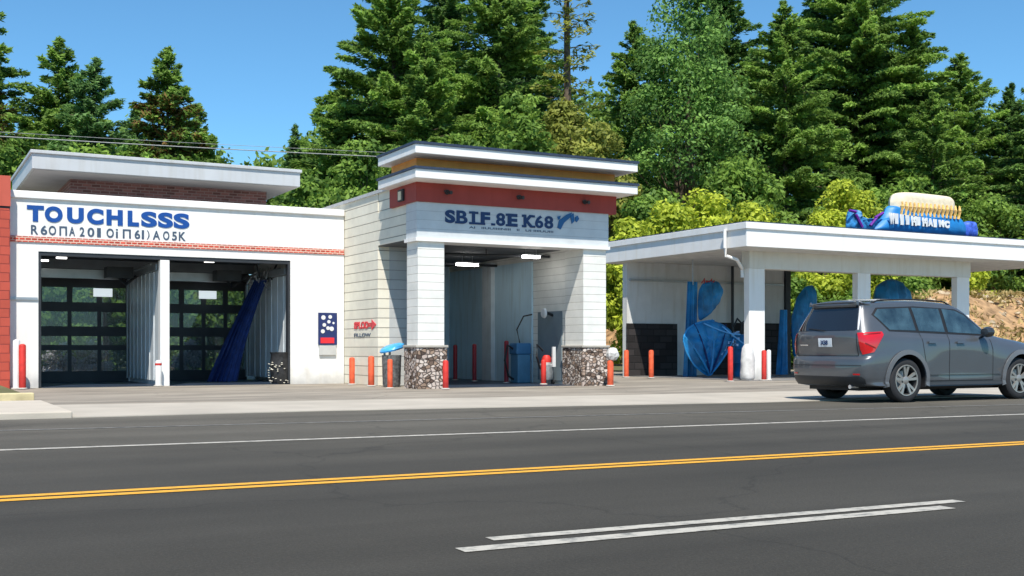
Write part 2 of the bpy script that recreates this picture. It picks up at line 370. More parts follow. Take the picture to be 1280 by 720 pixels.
# joints in the sidewalk and apron are grooves filled dark
for i, X in enumerate([4.2, 6.8, 9.4, 12.0, 14.6, 17.2, 19.8]):
    pass
b = MB().box(-30, 2.1, 21.2, 21.38, 0, .15)
tag(b.build('kerb', mat('yellowed_kerb', (.55, .46, .26), .85, var=.25, scale=4, bump=.4), bevel=.02), 'low yellowed concrete kerb at the far left in front of the red block pier', 'kerb')
o = MB().box(-30, 2.0, 21.38, 27.5, 0, .11).build('planter_bed', dirt); o['kind'] = 'structure'

wp = worn_paint('white_road_paint', (.47, .44, .38), (.14, .14, .13), .6)
wp2 = worn_paint('faded_white_road_paint', (.22, .21, .19), (.08, .08, .075), .55)
yp = worn_paint('yellow_road_paint', (.72, .36, .03), (.3, .17, .04), .68)
def stripe(name, A, B, width, m, z=.004, ext=0):
    A = Vector(A); B = Vector(B); d = (B - A).normalized(); nrm = Vector((-d.y, d.x)) * width / 2
    if ext: A, B = A - d * ext, B + d * ext
    L = (B - A).length; N = 24
    b = MB()
    for i in range(N):
        P, Q = A.lerp(B, i / N), A.lerp(B, (i + 1) / N)
        j = len(b.v)
        b.v += [(*(P - nrm), z), (*(Q - nrm), z), (*(Q + nrm), z), (*(P + nrm), z)]; b.f.append((j, j + 1, j + 2, j + 3))
    o = b.build(name, m); o['kind'] = 'structure'; return o
stripe('edge_line', ground(0, 538.5), ground(960, 514), .10, wp2, ext=60)
stripe('lane_line', ground(0, 563), ground(1280, 518), .13, wp, ext=60)
ya, yb = ground(0, 624), ground(1280, 554)
for dy in (-.088, .088):
    stripe('centre_line', (ya[0], ya[1] + dy), (yb[0], yb[1] + dy), .11, yp, ext=60)
stripe('turn_lane_dash', ground(575, 688.5), ground(1185, 634.5), .115, wp)
stripe('turn_lane_dash', ground(612, 674.5), ground(1199, 626.5), .1, wp)

# the dry bank on the right
def bank():
    b = MB(); nx, ny = 60, 30
    P = [[None] * (ny + 1) for _ in range(nx + 1)]
    for i in range(nx + 1):
        for j in range(ny + 1):
            x = 34 + 80 * i / nx; y = 31 + 40 * j / ny
            s = min(1, max(0, (x - 36) / 7)); s = s * s * (3 - 2 * s)
            t = min(1, max(0, (y - 31.5) / 6.5)); t = t * t * (3 - 2 * t)
            z = 3.5 * s * t + .3 * s * t * (math.sin(x * .9) * math.cos(y * .7) + random.uniform(-.6, .6)) - .05
            P[i][j] = len(b.v); b.v.append((x, y, z))
    for i in range(nx):
        for j in range(ny): b.f.append((P[i][j], P[i + 1][j], P[i + 1][j + 1], P[i][j + 1]))
    m = mat('dry_bank_soil', (.36, .22, .11), .95, var=.6, scale=2.2, bump=1., bscale=4)
    o = b.build('hill', m, smooth=True); o['kind'] = 'structure'
bank()

# ================================================================= TOUCHLESS BAY BUILDING
YT = 28.3; XL, XR = 2.29, 10.27; HT = 4.34
tb = thing('wash_bay_building', 'low white two-bay car wash building with blue lettering and a flat raised roof', 'building', (XL, YT, 0))
ox0, ox1, oz = gx(48, YT), gx(363, YT), 3.14
T = .3
MB().box(XL, ox0, YT, YT + T, 0, HT).box(ox1, XR, YT, YT + T, 0, HT).box(ox0, ox1, YT, YT + T, oz, HT) \
    .box(XL, XL + .25, YT + T, 32.8, 0, HT).box(XR - .25 - .9, XR - .01, YT + T, 32.8, 0, HT) \
    .build('wall', white, tb)
MB().box(XL - .05, XR, YT - .06, YT + T + .05, HT, HT + .17).build('coping', white_trim, tb, bevel=.015)
MB().box(XL + .02, XR - .02, YT + .35, 32.9, HT - .25, HT - .05).build('roof', mat('grey_membrane', (.4, .4, .4), .9), tb)
MB().box(XL + .003, XR - .003, YT - .03, YT - .002, 3.345, 3.475).build('brick_band', red_brick, tb)
MB().box(XL - .004, ox0 - .02, YT - .035, YT - .002, 2.02, 2.08).build('ledge', grey_metal, tb)
MB().box(XL, XR, YT - .012, YT - .002, 0, .12).box(0, 0, 0, 0, 0, 0) if False else None
# opening frame, centre post, partition
xpost = gx(206, YT)
MB().box(ox0, ox0 + .06, YT + .02, YT + .2, 0, oz).box(ox1 - .06, ox1, YT + .02, YT + .2, 0, oz).box(ox0 + .06, ox1 - .06, YT + .02, YT + .2, oz - .09, oz).build('door_frame', dark, tb)
MB().box(xpost - .11, xpost + .11, YT - .02, YT + .25, 0, oz - .1).build('post', white_trim, tb, bevel=.01)
def ribbed(x, y0, y1, z0, z1, face=-1):
    b = MB(); y = y0
    while y < y1 - .05:
        b.box(x, x + .06 * -face, y, min(y + .52, y1), z0, z1); b.box(x + face * .02, x + .005 * -face, y + .5, y + .54, z0, z1)
        y += .54
    return b
yb_ = 32.78
MB().box(xpost - .06, xpost + .06, YT + .27, yb_, 0, 3.0).build('partition_wall', liner_w, tb)
ribbed(xpost - .09, YT + .3, yb_ - .05, .12, 2.8).build('wall_panel', liner_w, tb)
ribbed(8.93, YT + .35, yb_ - .05, .12, 2.8).build('wall_panel', liner_w, tb)
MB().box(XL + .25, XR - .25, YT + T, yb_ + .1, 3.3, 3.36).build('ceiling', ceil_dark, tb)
MB().box(ox0 - .3, 9.1, YT + .02, yb_ + .1, -.02, .014).build('bay_floor', wet_shaded_floor, tb)
MB().box(xpost - .14, xpost - .1, YT + .4, yb_ - .1, 2.82, 2.98).box(8.8, 8.9, YT + .4, yb_ - .1, 2.82, 2.98).split('beam', grey_metal, tb)
# back garage doors : panels with glazed rows
paneg = clear_glass('door_glass', (.7, .76, .78), .8)
rows = [(.3, .86), (1.0, 1.24), (1.5, 1.9), (2.15, 2.55)]
def garage_door(x0, x1, ncol, first):
    d = MB(); g = MB(); y = 32.62
    cw = (x1 - x0) / ncol
    d.box(x0, x1, y, y + .06, 0, rows[0][0])
    for i, (a, c) in enumerate(rows):
        nxt = rows[i + 1][0] if i < 3 else 3.05
        d.box(x0, x1, y, y + .06, c, nxt); d.box(x0, x1, y - .012, y, (c + nxt) / 2 - .015, (c + nxt) / 2 + .005)
        for k in range(ncol + 1):
            xx = x0 + k * cw; q = .07 if i == 3 else .05
            d.box(max(x0, xx - q), min(x1, xx + q), y, y + .06, a, c)
        g.box(x0 + .01, x1 - .01, y + .025, y + .033, a - .01, c + .01)
    o = d.build('garage_door', dark, tb)
    g.build('glazing', paneg, o)
    for s in (x0 + .05, x1 - .05):
        MB().tube([(s, y - .1, .1), (s, y - .1, 2.7), (s, y - .35, 2.95), (s, y - 3.4, 3.0)], .025, 6).build('door_track', grey_metal, tb)
garage_door(XL + .3, xpost - .1, 4, 1)
garage_door(xpost + .1, 8.9, 5, 0)
MB().box(ox0 + .1, xpost - .5, 31.3, 31.5, 2.72, 2.95).box(xpost + .3, 8.1, 31.3, 31.5, 2.72, 2.95).split('crossbeam', grey_metal, tb)
for (x, y) in ((3.6, 30.1), (3.3, 31.2), (7.1, 29.6)):
    MB().box(x - .12, x + .12, y - .05, y + .05, 3.12, 3.16).build('ceiling_light', lamp_small, tb)
for x0_ in (5.05, 7.85):
    MB().box(x0_ - .38, x0_ + .1, 32.3, 32.36, 2.3, 2.52).build('lit_sign_panel', mat('backlit_panel', (.8, .85, .85), .5, emit=(.85, .95, 1), estr=.5), tb)
    MB().box(x0_ - .3, x0_ + .35, 30.6, 31.1, 2.72, 3.0).tube([(x0_, 30.8, 2.75), (x0_ + .3, 31.4, 2.6), (x0_ + .7, 31.2, 2.95)], .04).build('wash_motor', dark, tb)
MB().box(XL + .25, 9.1, 32.6, 32.8, 3.05, 3.3).build('door_header', mat('header_grey', (.3, .32, .33), .6), tb)
# raised roof
MB().box(gx(88, 30.8), gx(333, 30.8), 30.8, 33.5, HT - .1, 5.2).build('clerestory_wall', brick, tb)
x0r, x1r = 2.87, 9.48
MB().box(x0r, x1r, 29.5, 34.8, 5.21, 5.58).build('raised_roof', grey_trim, tb, bevel=.01)
MB().box(x0r - .04, x1r + .04, 29.45, 34.84, 5.58, 5.66).build('roof_edge', grey_trim, tb, bevel=.01)
MB().box(x0r + .06, x1r - .06, 29.56, 34.7, 5.196, 5.208).build('roof_soffit', soffit, tb)
# lettering
fT = lambda x, z, t: (x, YT - .002 - t, z)
lx = [gx(u, YT) for u in (34, 237)]
zx = lambda q: gx(q / 1280 * 260, YT)
for ch, a, c in (('T', 165, 270), ('O', 275, 385), ('U', 412, 515), ('C', 535, 637), ('H', 655, 755), ('L', 785, 855), ('S', 868, 965), ('S', 972, 1064), ('S', 1068, 1165)):
    text(ch, zx(a), zx(c), 3.82, 4.19, fT, blue_ink, tb, offset=.05 if ch == 'S' else .06, ext=.012)
for ch, a, c in (('R', 190, 235), ('6', 250, 290), ('O', 300, 345), ('\u041f', 365, 412), ('A', 425, 462), ('2', 490, 520), ('0', 538, 580), ('1', 597, 620), ('O', 655, 700), ('i', 712, 726),
                 ('\u041f', 755, 805), ('6', 828, 862), ('I', 872, 886), (')', 903, 920), ('A', 940, 985), ('O', 1003, 1042), ('5', 1058, 1088), ('K', 1100, 1142)):
    text(ch, zx(a), zx(c), 3.525, 3.74, fT, slate_ink, tb, offset=.022 if ch not in '1Ii)' else .004, ext=.008)
# poster board
px0, px1 = gx(397.5, YT), gx(420.5, YT)
def pz(v): return at(409, v, YT)[2]
bd = MB().box(px0, px1, YT - .05, YT - .003, pz(431), pz(391)).build('notice_board', mat('navy_board', (.02, .035, .13), .4), tb)
b = MB()
for (a, c, r) in ((.25, .85, .06), (.62, .87, .05), (.3, .62, .05), (.55, .72, .045), (.7, .5, .06), (.22, .42, .055), (.5, .52, .05), (.8, .68, .03)):
    cx = px0 + a * (px1 - px0); cz = pz(431) + c * (pz(391) - pz(431))
    b.lathe([(r, -.004), (r, .004)], 10, 'y', (cx, YT - .058, cz))
b.split('white_motif', white_pl, bd)
b = MB().box(px0 + .05, px1 - .08, YT - .06, YT - .052, pz(429), pz(422))
b.build('red_caption', mat('red_print', (.75, .03, .04), .4), bd)
MB().box(px0 + .02, px1 - .02, YT - .06, YT - .003, pz(444), pz(432)).build('leaflet_holder', mat('grey_plastic', (.5, .5, .48), .5), tb, bevel=.01)

# red block pier, far left
rp_ = thing('block_pier', 'tall red painted block pier at the far left edge beside the white building', 'pier', (1.7, 28.0, 0))
MB().box(.2, 2.26, 27.95, 29.5, 0, 4.05).build('block_base', red_block, rp_)
MB().box(.2, 2.27, 27.93, 29.5, 4.1, 4.78).build('capstone', mat('red_render', (.52, .1, .065), .75, var=.06, streak=.1), rp_)
MB().box(.2, 2.25, 27.97, 29.4, 4.05, 4.1).build('dark_joint', dark, rp_)  # dark recessed strip below the capstone

# navy curtain in the right bay
def drape(name, top, bot, wt, wb, label, cat, m, folds=7, thick=.1, n=24):
    """hanging cloth: a closed sheet of deep folds between two points (x,y,z)"""
    b = MB(); nu = folds * 6; top = Vector(top); bot = Vector(bot)
    for s in (0, 1):
        for j in range(n + 1):
            t = j / n; c = top.lerp(bot, t); c.x += .12 * math.sin(t * 2.2) * (bot.x - top.x)
            w_ = wt + (wb - wt) * t ** 1.4
            for i in range(nu + 1):
                q = i / nu
                y = thick * math.sin(q * folds * 2 * math.pi + t * 1.5) * (.5 + .5 * t) * (.6 + .4 * math.sin(q * 5 + 1))
                b.v.append((c.x + (q - .5) * w_, c.y + y + s * .02, c.z))
    W = nu + 1; O = (n + 1) * W
    for s in (0, 1):
        for j in range(n):
            for i in range(nu): b.f.append((s * O + j * W + i, s * O + j * W + i + 1, s * O + (j + 1) * W + i + 1, s * O + (j + 1) * W + i))
    for j in range(n):
        for e in (0, nu): b.f.append((j * W + e, (j + 1) * W + e, O + (j + 1) * W + e, O + j * W + e))
    for i in range(nu):
        for e in (0, n): b.f.append((e * W + i, e * W + i + 1, O + e * W + i + 1, O + e * W + i))
    return b
tt, bb = at(326, 350, 30.2), at(283, 467.5, 30.2)
r_ = thing('curtain', 'navy cloth wash curtain hanging slanted down inside the right bay of the white building', 'curtain', (bb[0], 30.2, 0))
drape('c', tt, (bb[0], 30.2, .03), .34, .8, '', '', navy_cloth, 6, .09).build('cloth', navy_cloth, r_, smooth=True)
MB().tube([(tt[0] - .3, 30.2, 2.78), (tt[0] + .35, 30.2, 2.78)], .03).tube([(tt[0], 30.2, 2.7), (tt[0] - .1, 30.3, 3.2)], .025).tube([(tt[0] + .2, 30.2, 2.7), (tt[0] + .4, 30.0, 3.2)], .025).build('hanger', dark, r_)
b = MB()
for k in range(24):
    a = tt[0] + random.uniform(-.3, .35); z = random.uniform(2.55, 3.1); y = 30.2 + random.uniform(-.15, .15)
    b.tube([(a, y, z), (a + random.uniform(-.12, .12), y + random.uniform(-.1, .1), z - random.uniform(.05, .2))], .018, 5)
b.split('hose', mat('hose_grey', (.25, .26, .27), .6, var=.4, scale=9), r_)

# ================================================================= SELF SERVE TOWER
YC = 23.6; CX0, CX1 = 10.29, 15.34
cb = thing('self_serve_building', 'tall self serve wash building with cream siding, red band and two tier flat roof', 'building', (CX0, YC, 0))
def pillar(x0, x1, y0, y1, nm='pillar'):
    p = MB().box(x0, x1, y0, y1, .9, 3.37).build(nm, siding, cb)
    MB().box(x0 - .05, x1 + .05, y0 - .05, y1 + .05, 0, .93).build('stone_base', stonem, p)
    MB().box(x0 - .075, x1 + .075, y0 - .075, y1 + .075, .93, .985).build('stone_cap', mat('cast_stone', (.42, .39, .34), .8, var=.15), p, bevel=.01)
    return p
pillar(10.31, 10.96, YC, YC + .62)
pillar(14.67, 15.32, YC, YC + .85)
SZ0, SZ1 = 3.37, 4.2
shaded_sign = courses('shade_grey_siding_sign', (.62, .65, .66), (.45, .47, .48), .2, .3, 0, .006, .02)  # the roof overhang's grey-blue shade is painted into this siding colour
MB().box(CX0 - .03, CX1 + .02, YC - .05, YC + .55, SZ0, SZ1).build('sign_wall', shaded_sign, cb)
MB().box(CX0 - .06, CX1 + .05, YC - .08, YC + .6, SZ0 - .05, SZ0 + .03).build('sign_trim', white_trim, cb)
RX0, RX1 = CX0 - .07, 15.56
MB().box(RX0, RX1, YC - .1, 25.05, SZ1, 4.66).build('red_band', red_paint, cb)
MB().box(RX0 + .03, RX1 - .03, YC - .07, 25.0, 4.88, 5.2).build('ochre_band', ochre, cb)
FX0, FX1, FY = 9.95, 15.78, 22.9
for (z0, z1) in ((4.63, 4.83), (5.17, 5.37)):
    o = MB().box(FX0, FX1, FY, 25.1, z0, z1).build('roof_tier', white_trim, cb, bevel=.01)
    MB().box(FX0 - .03, FX1 + .03, FY - .03, 25.13, z1, z1 + .055).build('roof_flashing', navy_edge, o)
# rear body
MB().box(CX0, CX0 + .3, 25.97, 31.9, 0, 4.66).box(CX0, CX0 + .3, YC + .55, 25.97, 3.4, 4.2).box(CX0 + .02, CX0 + .3, 25.05, 25.97, 4.2, 4.66) \
    .build('side_wall', siding_side, cb)
MB().box(CX0 - .04, CX0 + .34, 25.1, 31.95, 4.66, 4.74).build('wall_coping', grey_trim, cb)
MB().box(CX0 + .75, CX0 + .9, YC + .62, 27.5, 0, 3.4).box(CX0 + .3, CX0 + .75, 25.97, 26.1, 0, 3.4).build('alcove_wall', siding_shaded, cb)
MB().box(14.67 + .1, 15.32, YC + .85, 31.9, 0, 4.3).build('bay_wall', siding, cb)
MB().box(14.72, 14.765, 26.25, 28.35, 0, 3.2).box(14.72, 14.765, 28.9, 31.3, 0, 3.2).split('bay_liner', liner, cb)
MB().box(14.6, 14.765, 28.35, 28.9, 0, 3.3).build('pilaster', liner_w, cb)
MB().box(14.735, 14.764, 24.75, 25.95, .1, 1.85).build('grey_blue_patch', mat('slate_blue_patch', (.2, .25, .28), .5, var=.1), cb)  # thin grey-blue patch low on the bay wall
MB().box(CX0 + .9, 14.7, 31.3, 31.45, 0, 3.36).build('back_wall', mat('pale_blue_liner', (.5, .68, .8), .5, var=.06), cb)
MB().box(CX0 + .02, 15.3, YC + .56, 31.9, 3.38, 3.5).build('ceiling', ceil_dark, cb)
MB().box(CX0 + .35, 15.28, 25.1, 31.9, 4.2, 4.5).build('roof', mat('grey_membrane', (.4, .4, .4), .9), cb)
MB().box(CX0 + .9, 14.74, YC + .3, 31.4, -.02, .014).build('bay_floor', wet_shaded_floor, cb)
for (x, y, z, s) in ((13.4, 27.4, 3.14, .3), (14.0, 25.0, 3.2, .22)):
    l_ = MB().box(x - s, x + s, y - .07, y + .07, z - .03, z + .03).build('tube_light', lampm, cb)
    MB().box(x - s - .04, x + s + .04, y - .09, y + .09, z + .03, z + .07).tube([(x - .15, y, z + .05), (x - .15, y, 3.38)], .01).tube([(x + .15, y, z + .05), (x + .15, y, 3.38)], .01).build('light_housing', grey_metal, l_)
MB().tube([(11.3, 25.3, 3.2), (14.7, 25.3, 3.25)], .035).tube([(12.9, 25.3, 3.22), (12.9, 25.3, 3.4)], .02).tube([(11.3, 28, 3.2), (14.7, 28.2, 3.2)], .035).split('ceiling_pipe', dark, cb)
# wall lights on the red band
for u in (558, 648, 730):
    x = gx(u, YC - .1)
    b = MB().lathe([(.055, 0), (.06, .03), (.045, .06)], 12, 'y', (x, YC - .16, 4.44)).tube([(x, YC - .14, 4.44), (x + .05, YC - .26, 4.42)], [.03, .045]).tube([(x, YC - .14, 4.44), (x - .1, YC - .22, 4.45)], .02)
    b.build('spotlight', dark, cb)
b = MB().box(RX0 - .05, RX0 - .002, 24.15, 24.45, 4.28, 4.55)
l_ = b.build('wall_lantern', dark, cb); MB().box(RX0 - .07, RX0 - .052, 24.22, 24.38, 4.31, 4.5).build('lamp_lens', mat('cream_lens', (.75, .68, .5), .4), l_)
# sign lettering, slab serif feel
fC = lambda x, z, t: (x, YC - .052 - t, z)
tx = gx(555, YC), gx(645, YC), gx(652, YC), gx(693, YC)
cxl = lambda q: gx(q / 4 + 480, YC)
for ch, a, c in (('S', 300, 350), ('B', 357, 412), ('I', 434, 450), ('F', 478, 525), ('8', 555, 600), ('E', 612, 662), ('K', 692, 745), ('6', 750, 790), ('8', 796, 840)):
    text(ch, cxl(a), cxl(c), 3.755, 4.055, fC, navy_ink, cb, offset=.03 if ch in 'B86' else (.05 if ch != 'I' else .02), ext=.012)
b = MB()
for (a, c, z) in ((420, 466, 3.755), (420, 466, 4.0), (466, 500, 3.755), (530, 550, 3.755), (350, 372, 3.755), (603, 630, 3.755), (603, 620, 4.0), (684, 706, 3.755), (684, 706, 4.0), (726, 750, 3.755), (730, 748, 4.0)):
    b.box(cxl(a), cxl(c), YC - .0665, YC - .053, z, z + .05)
b.split('lettering_serif', navy_ink, cb)
text('AI   IIUUIIIINIII   II   UI IIIIUUIII', gx(585, YC), gx(690, YC), 3.66, 3.71, fC, slate_ink, cb, offset=.01, ext=.006)
def sw(u, v): p = at(u, v, YC); return (p[0], p[2])
b = MB()
b.prism([sw(695, 285), sw(697, 276), sw(706, 269), sw(713, 266), sw(711, 272), sw(703, 279), sw(699, 287)], YC - .08, YC - .052)
b.prism([sw(711, 270), sw(715, 267), sw(716, 277), sw(713, 280)], YC - .08, YC - .052)
b.prism([sw(717, 272), sw(720, 270), sw(722, 274), sw(719, 278), sw(717, 276)], YC - .08, YC - .052)
b.prism([sw(695, 271), sw(699, 270), sw(698, 274), sw(696, 275)], YC - .08, YC - .052)
b.split('swoosh_emblem', mat('teal_blue_print', (.02, .12, .3), .4), cb)
# arrow sign on the side wall
fS = lambda s, z, t: (CX0 - .004 - t, s, z)
Yof = lambda u: CX0 / ratio(u)
redprint = mat('red_print', (.75, .03, .04), .4)
ya_, yb2 = Yof(443), Yof(469)
text('SPLOD', ya_, ya_ + (yb2 - ya_) * .7, 1.40, 1.58, fS, redprint, cb, name='arrow_sign_lettering', offset=.05, ext=.01)
b = MB(); ym = ya_ + (yb2 - ya_) * .68
for p in [[(ym, 1.44), (ym, 1.54), (yb2 + .2, 1.54), (yb2 + .2, 1.44)], [(yb2 + .22, 1.36), (yb2 + .22, 1.62), (yb2 - .08, 1.49)]]:
    i = len(b.v); b.v += [(CX0 - .014, y, z) for y, z in p] + [(CX0 - .003, y, z) for y, z in p]; k = len(p)
    b.f.append(tuple(range(i, i + k))); b.f += [(i + j, i + k + j, i + k + (j + 1) % k, i + (j + 1) % k) for j in range(k)]
b.build('arrow', redprint, cb)
text('FILLOW', ya_, ya_ + (yb2 - ya_) * .8, 1.2, 1.29, fS, slate_ink, cb, name='arrow_sign_lettering', offset=.01, ext=.008)
# round camera on arm
b = MB().tube([(14.76, 25.2, 1.75), (14.5, 25.1, 1.82)], .04)
m_ = b.build('camera_arm', dark, cb)
MB().lathe([(.02, 0), (.11, .02), (.13, .07), (.02, .1)], 14, 'x', (14.38, 25.1, 1.8)).build('round_lens', white_pl, cb, smooth=True)

# ================================================================= WASH CANOPY ON THE RIGHT
cy0, cy1, cx0, cx1 = 24.6, 31.9, 20.55, 34.8
cn = thing('wash_canopy', 'long white flat roofed open wash canopy on square columns behind the grey car', 'canopy', (21.5, 25.6, 0))
MB().box(cx0, cx1, cy0, cy1, 3.72, 4.2).build('fascia', white_trim, cn)
MB().box(cx0 - .05, cx1 + .05, cy0 - .05, cy1 + .05, 4.2, 4.38).build('roof_edge', white_trim, cn, bevel=.01)
MB().box(cx0 - .02, cx1 + .02, cy0 - .02, cy1 + .02, 4.381, 4.41).build('roof_membrane', navy_edge, cn)
MB().box(cx0 + .08, cx1 - .08, cy0 + .08, cy1 - .08, 3.7, 3.717).build('roof_soffit', mat('pale_soffit', (.6, .59, .56), .8), cn)
MB().box(21.5, 30.65, 25.6, 25.95, 3.2, 3.7).build('beam', mat('cream_beam', (.68, .66, .6), .75, var=.04, streak=.1), cn)
for (x0, x1) in ((21.5, 22.08), (25.72, 26.25), (30.05, 30.62)):
    c_ = MB().box(x0, x1, 25.62, 25.85, 0, 3.2).build('column', white, cn, bevel=.01)
MB().box(20.87, 27.55, 30.9, 31.15, 0, 3.7).build('back_wall', mat('pale_block', (.66, .66, .64), .8, var=.05, streak=.12), cn)
dado = courses('dark_tile_dado', (.035, .03, .03), (.015, .014, .014), .22, .5, .5, .02, .5)
MB().box(20.84, 22.85, 30.86, 30.9, 0, 1.72).build('tile_dado', dado, cn)
MB().box(24.3, 27.5, 30.86, 30.9, 0, 1.78).build('tile_dado', dado, cn)
MB().box(27.5, 27.72, 30.8, 31.2, 0, 3.7).build('end_post', dark, cn)
MB().box(20.95, 27.4, 30.8, 30.9, 3.1, 3.16).build('wall_rail', grey_metal, cn)
p = at(918, 340, 30.6)
MB().tube([(p[0], 30.7, 3.7), (p[0], 30.7, .1)], .05).build('pipe', dark, cn)
# downspout
q1, q2, q3 = at(905, 284, 24.55), at(905, 309, 24.55), at(935, 329, 25.5)
xs = cx0 - .09
Yd = xs / ratio(906)
MB().tube([(xs, Yd, 4.25), (xs, Yd, 3.72), (xs + .03, Yd - .02, 3.5), (xs + .3, Yd - .15, 3.4), (21.44, 25.85, 3.2), (21.44, 25.85, 2.95)], .05, 10).build('downspout', white_trim, cn, smooth=True)
MB().box(20.9, 36, 24.9, 31.8, -.02, .014).build('bay_slab', mat('stained_slab', (.2, .19, .18), .7, var=.25, scale=1), cn)

# puffed vinyl covers, as soft solid shapes
def puffy(pts, Y, t=.12, rip=7, amp=.25, root=None):
    """closed soft body from an outline of (x,z); rings shrink to the middle and swell in y"""
    b = MB(); cx = sum(p[0] for p in pts) / len(pts); cz = sum(p[1] for p in pts) / len(pts)
    P = []
    for i in range(len(pts)):
        a, c = pts[i], pts[(i + 1) % len(pts)]
        for k in range(5): P.append((a[0] + (c[0] - a[0]) * k / 5, a[1] + (c[1] - a[1]) * k / 5))
    for _ in range(2): P = [((P[i - 1][0] + 2 * P[i][0] + P[(i + 1) % len(P)][0]) / 4, (P[i - 1][1] + 2 * P[i][1] + P[(i + 1) % len(P)][1]) / 4) for i in range(len(P))]
    n = len(P); rings = [(1, 0), (.93, .55), (.8, .8), (.6, .93), (.35, 1), (.12, 1)]
    for s in (-1, 1):
        for (q, h) in rings:
            for i, (x, z) in enumerate(P):
                xx, zz = cx + (x - cx) * q, cz + (z - cz) * q
                f = 1 + amp * math.sin((xx - cx) * 22 / max(.3, t * 5) + zz) * (1 if q < .95 else 0)
                if root:
                    an = math.atan2(xx - root[0], zz - root[1] + .1); f = 1 + amp * (math.sin(an * 19) + .5 * math.sin(an * 41 + 1))
                b.v.append((xx, Y + s * h * t * f, zz))
        o = (0 if s < 0 else len(rings) * n)
        for r in range(len(rings) - 1):
            for i in range(n): j = (i + 1) % n; b.f.append((o + r * n + i, o + r * n + j, o + (r + 1) * n + j, o + (r + 1) * n + i))
        b.f.append(tuple(o + (len(rings) - 1) * n + i for i in range(n)))
    for i in range(n): j = (i + 1) % n; b.f.append((i, j, len(rings) * n + j, len(rings) * n + i))
    return b, P
def O(Y, *uv): return [(at(u, v, Y)[0], at(u, v, Y)[2]) for u, v in uv]
Yb = 28.9
p = at(862, 345, Yb)
t_ = thing('vacuum_cover', 'tall blue vinyl vacuum cover with a leaf shaped hood, left bay of the canopy', 'cover', (p[0], Yb, 0))
drape('d', (at(866, 350, Yb)[0], Yb, 3.0), (at(864, 470, Yb)[0], Yb, .03), .38, .5, '', '', blue_cloth, 4, .07).build('cover_skirt', blue_cloth, t_, smooth=True)
b, _ = puffy(O(Yb - .1, (873, 403), (872, 375), (876, 356), (886, 350), (899, 352), (904, 363), (900, 377), (888, 393)), Yb - .1, .12); b.build('leaf_hood', blue_cloth, t_, smooth=True)
MB().tube([(at(866, 350, Yb)[0], Yb, 2.9), (at(866, 330, Yb)[0], Yb, 3.7)], .025).build('hanging_rod', grey_metal, t_)
b = MB()
for k in range(5): x = at(874 + k * 3, 350, Yb)[0]; b.tube([(x, Yb - .12, 2.95 + .06 * math.sin(k)), (x + .06, Yb - .2, 3.05 + .05 * math.cos(k * 2)), (x + .1, Yb - .12, 2.95)], .02, 5)
b.build('red_cord', mat('red_cord', (.4, .05, .05), .6), t_)
Yc2 = 28.3
pts = O(Yc2, (885, 471), (868, 458), (857, 440), (853, 424), (858, 411), (872, 403), (889, 400), (904, 405), (915, 414), (918, 425), (908, 444), (897, 460))
pts[0] = (pts[0][0], .03)
t_ = thing('fan_cover', 'big blue fan shaped vinyl cover with a light blue rim resting on the canopy floor', 'cover', (pts[0][0], Yc2, 0))
b, P = puffy(pts, Yc2, .15, amp=.4, root=pts[0]); b.build('cover_body', blue_cloth, t_, smooth=True)
for k in range(5):
    q = P[int(len(P) * (.28 + .11 * k))]; r0 = pts[0]; bp_ = [(r0[0] + (q[0] - r0[0]) * f, Yc2 - .05 - .15 * math.sin(f * math.pi) ** .6, r0[1] + .04 + (q[1] - r0[1]) * f) for f in np.linspace(0, 1, 9)]
    MB().tube(bp_, [.03, .035, .035, .03, .03, .025, .02, .02, .015], 6).build('fold_shading', navy_cloth if k % 2 else blue_light, t_, smooth=True)  # added tubes, dark and light by turns, paint shade and highlights of the folds
MB().tube([(x, Yc2 - .03, z) for x, z in P[-2:] + P[:32]], .028, 6).build('rim', blue_light, t_, smooth=True)
b = MB()
for k, (u0, v0, u1, v1, w_) in enumerate(((880, 404, 925, 418, 8), (903, 408, 930, 430, 6))):
    a0, a1, am = at(u0, v0, Yc2 - .15), at(u1, v1, Yc2 - .15), at((u0 + u1) / 2 + w_, (v0 + v1) / 2 + abs(w_), Yc2 - .25)
    b.tube([tuple((1 - f) ** 2 * p0 + 2 * f * (1 - f) * pm + f * f * p1 for p0, pm, p1 in zip(a0, am, a1)) for f in np.linspace(0, 1, 12)], .022, 6)
b.split('hose', mat('sky_blue_hose', (.12, .4, .75), .4, var=.3), t_, smooth=True)
b = MB()
for k in range(26):
    s = random.random(); u = 903 + 20 * s + random.uniform(-4, 4); v = 433 - 15 * s + random.uniform(-8, 10); q = at(u, v, Yc2 - .12)
    b.box(q[0] - .04, q[0] + .035, q[1] - .03, q[1] + .03, q[2] - .05, q[2] + .03)
b.split('tassel', mat('pale_blue_tassel', (.25, .4, .8), .6, var=.7, scale=14), t_)
q = at(930, 470, 28.6)
t_ = thing('barrel', 'upright blue plastic barrel with black pump beside the first canopy column', 'barrel', (q[0], 28.6, 0))
MB().lathe([(.3, 0), (.32, .05), (.33, .4), (.35, .43), (.33, .46), (.33, .85), (.35, .88), (.33, .91), (.33, 1.25), (.3, 1.33), (.1, 1.35)], 24, 'z', (q[0], 28.6, 0.01)).build('drum', blue_cloth, t_, smooth=True)
MB().tube([(q[0] - .1, 28.6, 1.3), (q[0] - .1, 28.6, 1.7), (q[0] - .35, 28.5, 1.85), (q[0] - .5, 28.5, 1.6)], .03).tube([(q[0] - .1, 28.6, 1.7), (q[0] + .1, 28.5, 1.9)], .025).build('hand_pump', black_pl, t_)
Y2 = 29.2
pts = O(Y2, (998, 470), (992, 440), (990, 400), (996, 372), (1006, 358), (1017, 356), (1020, 370), (1018, 400), (1012, 440), (1008, 470))
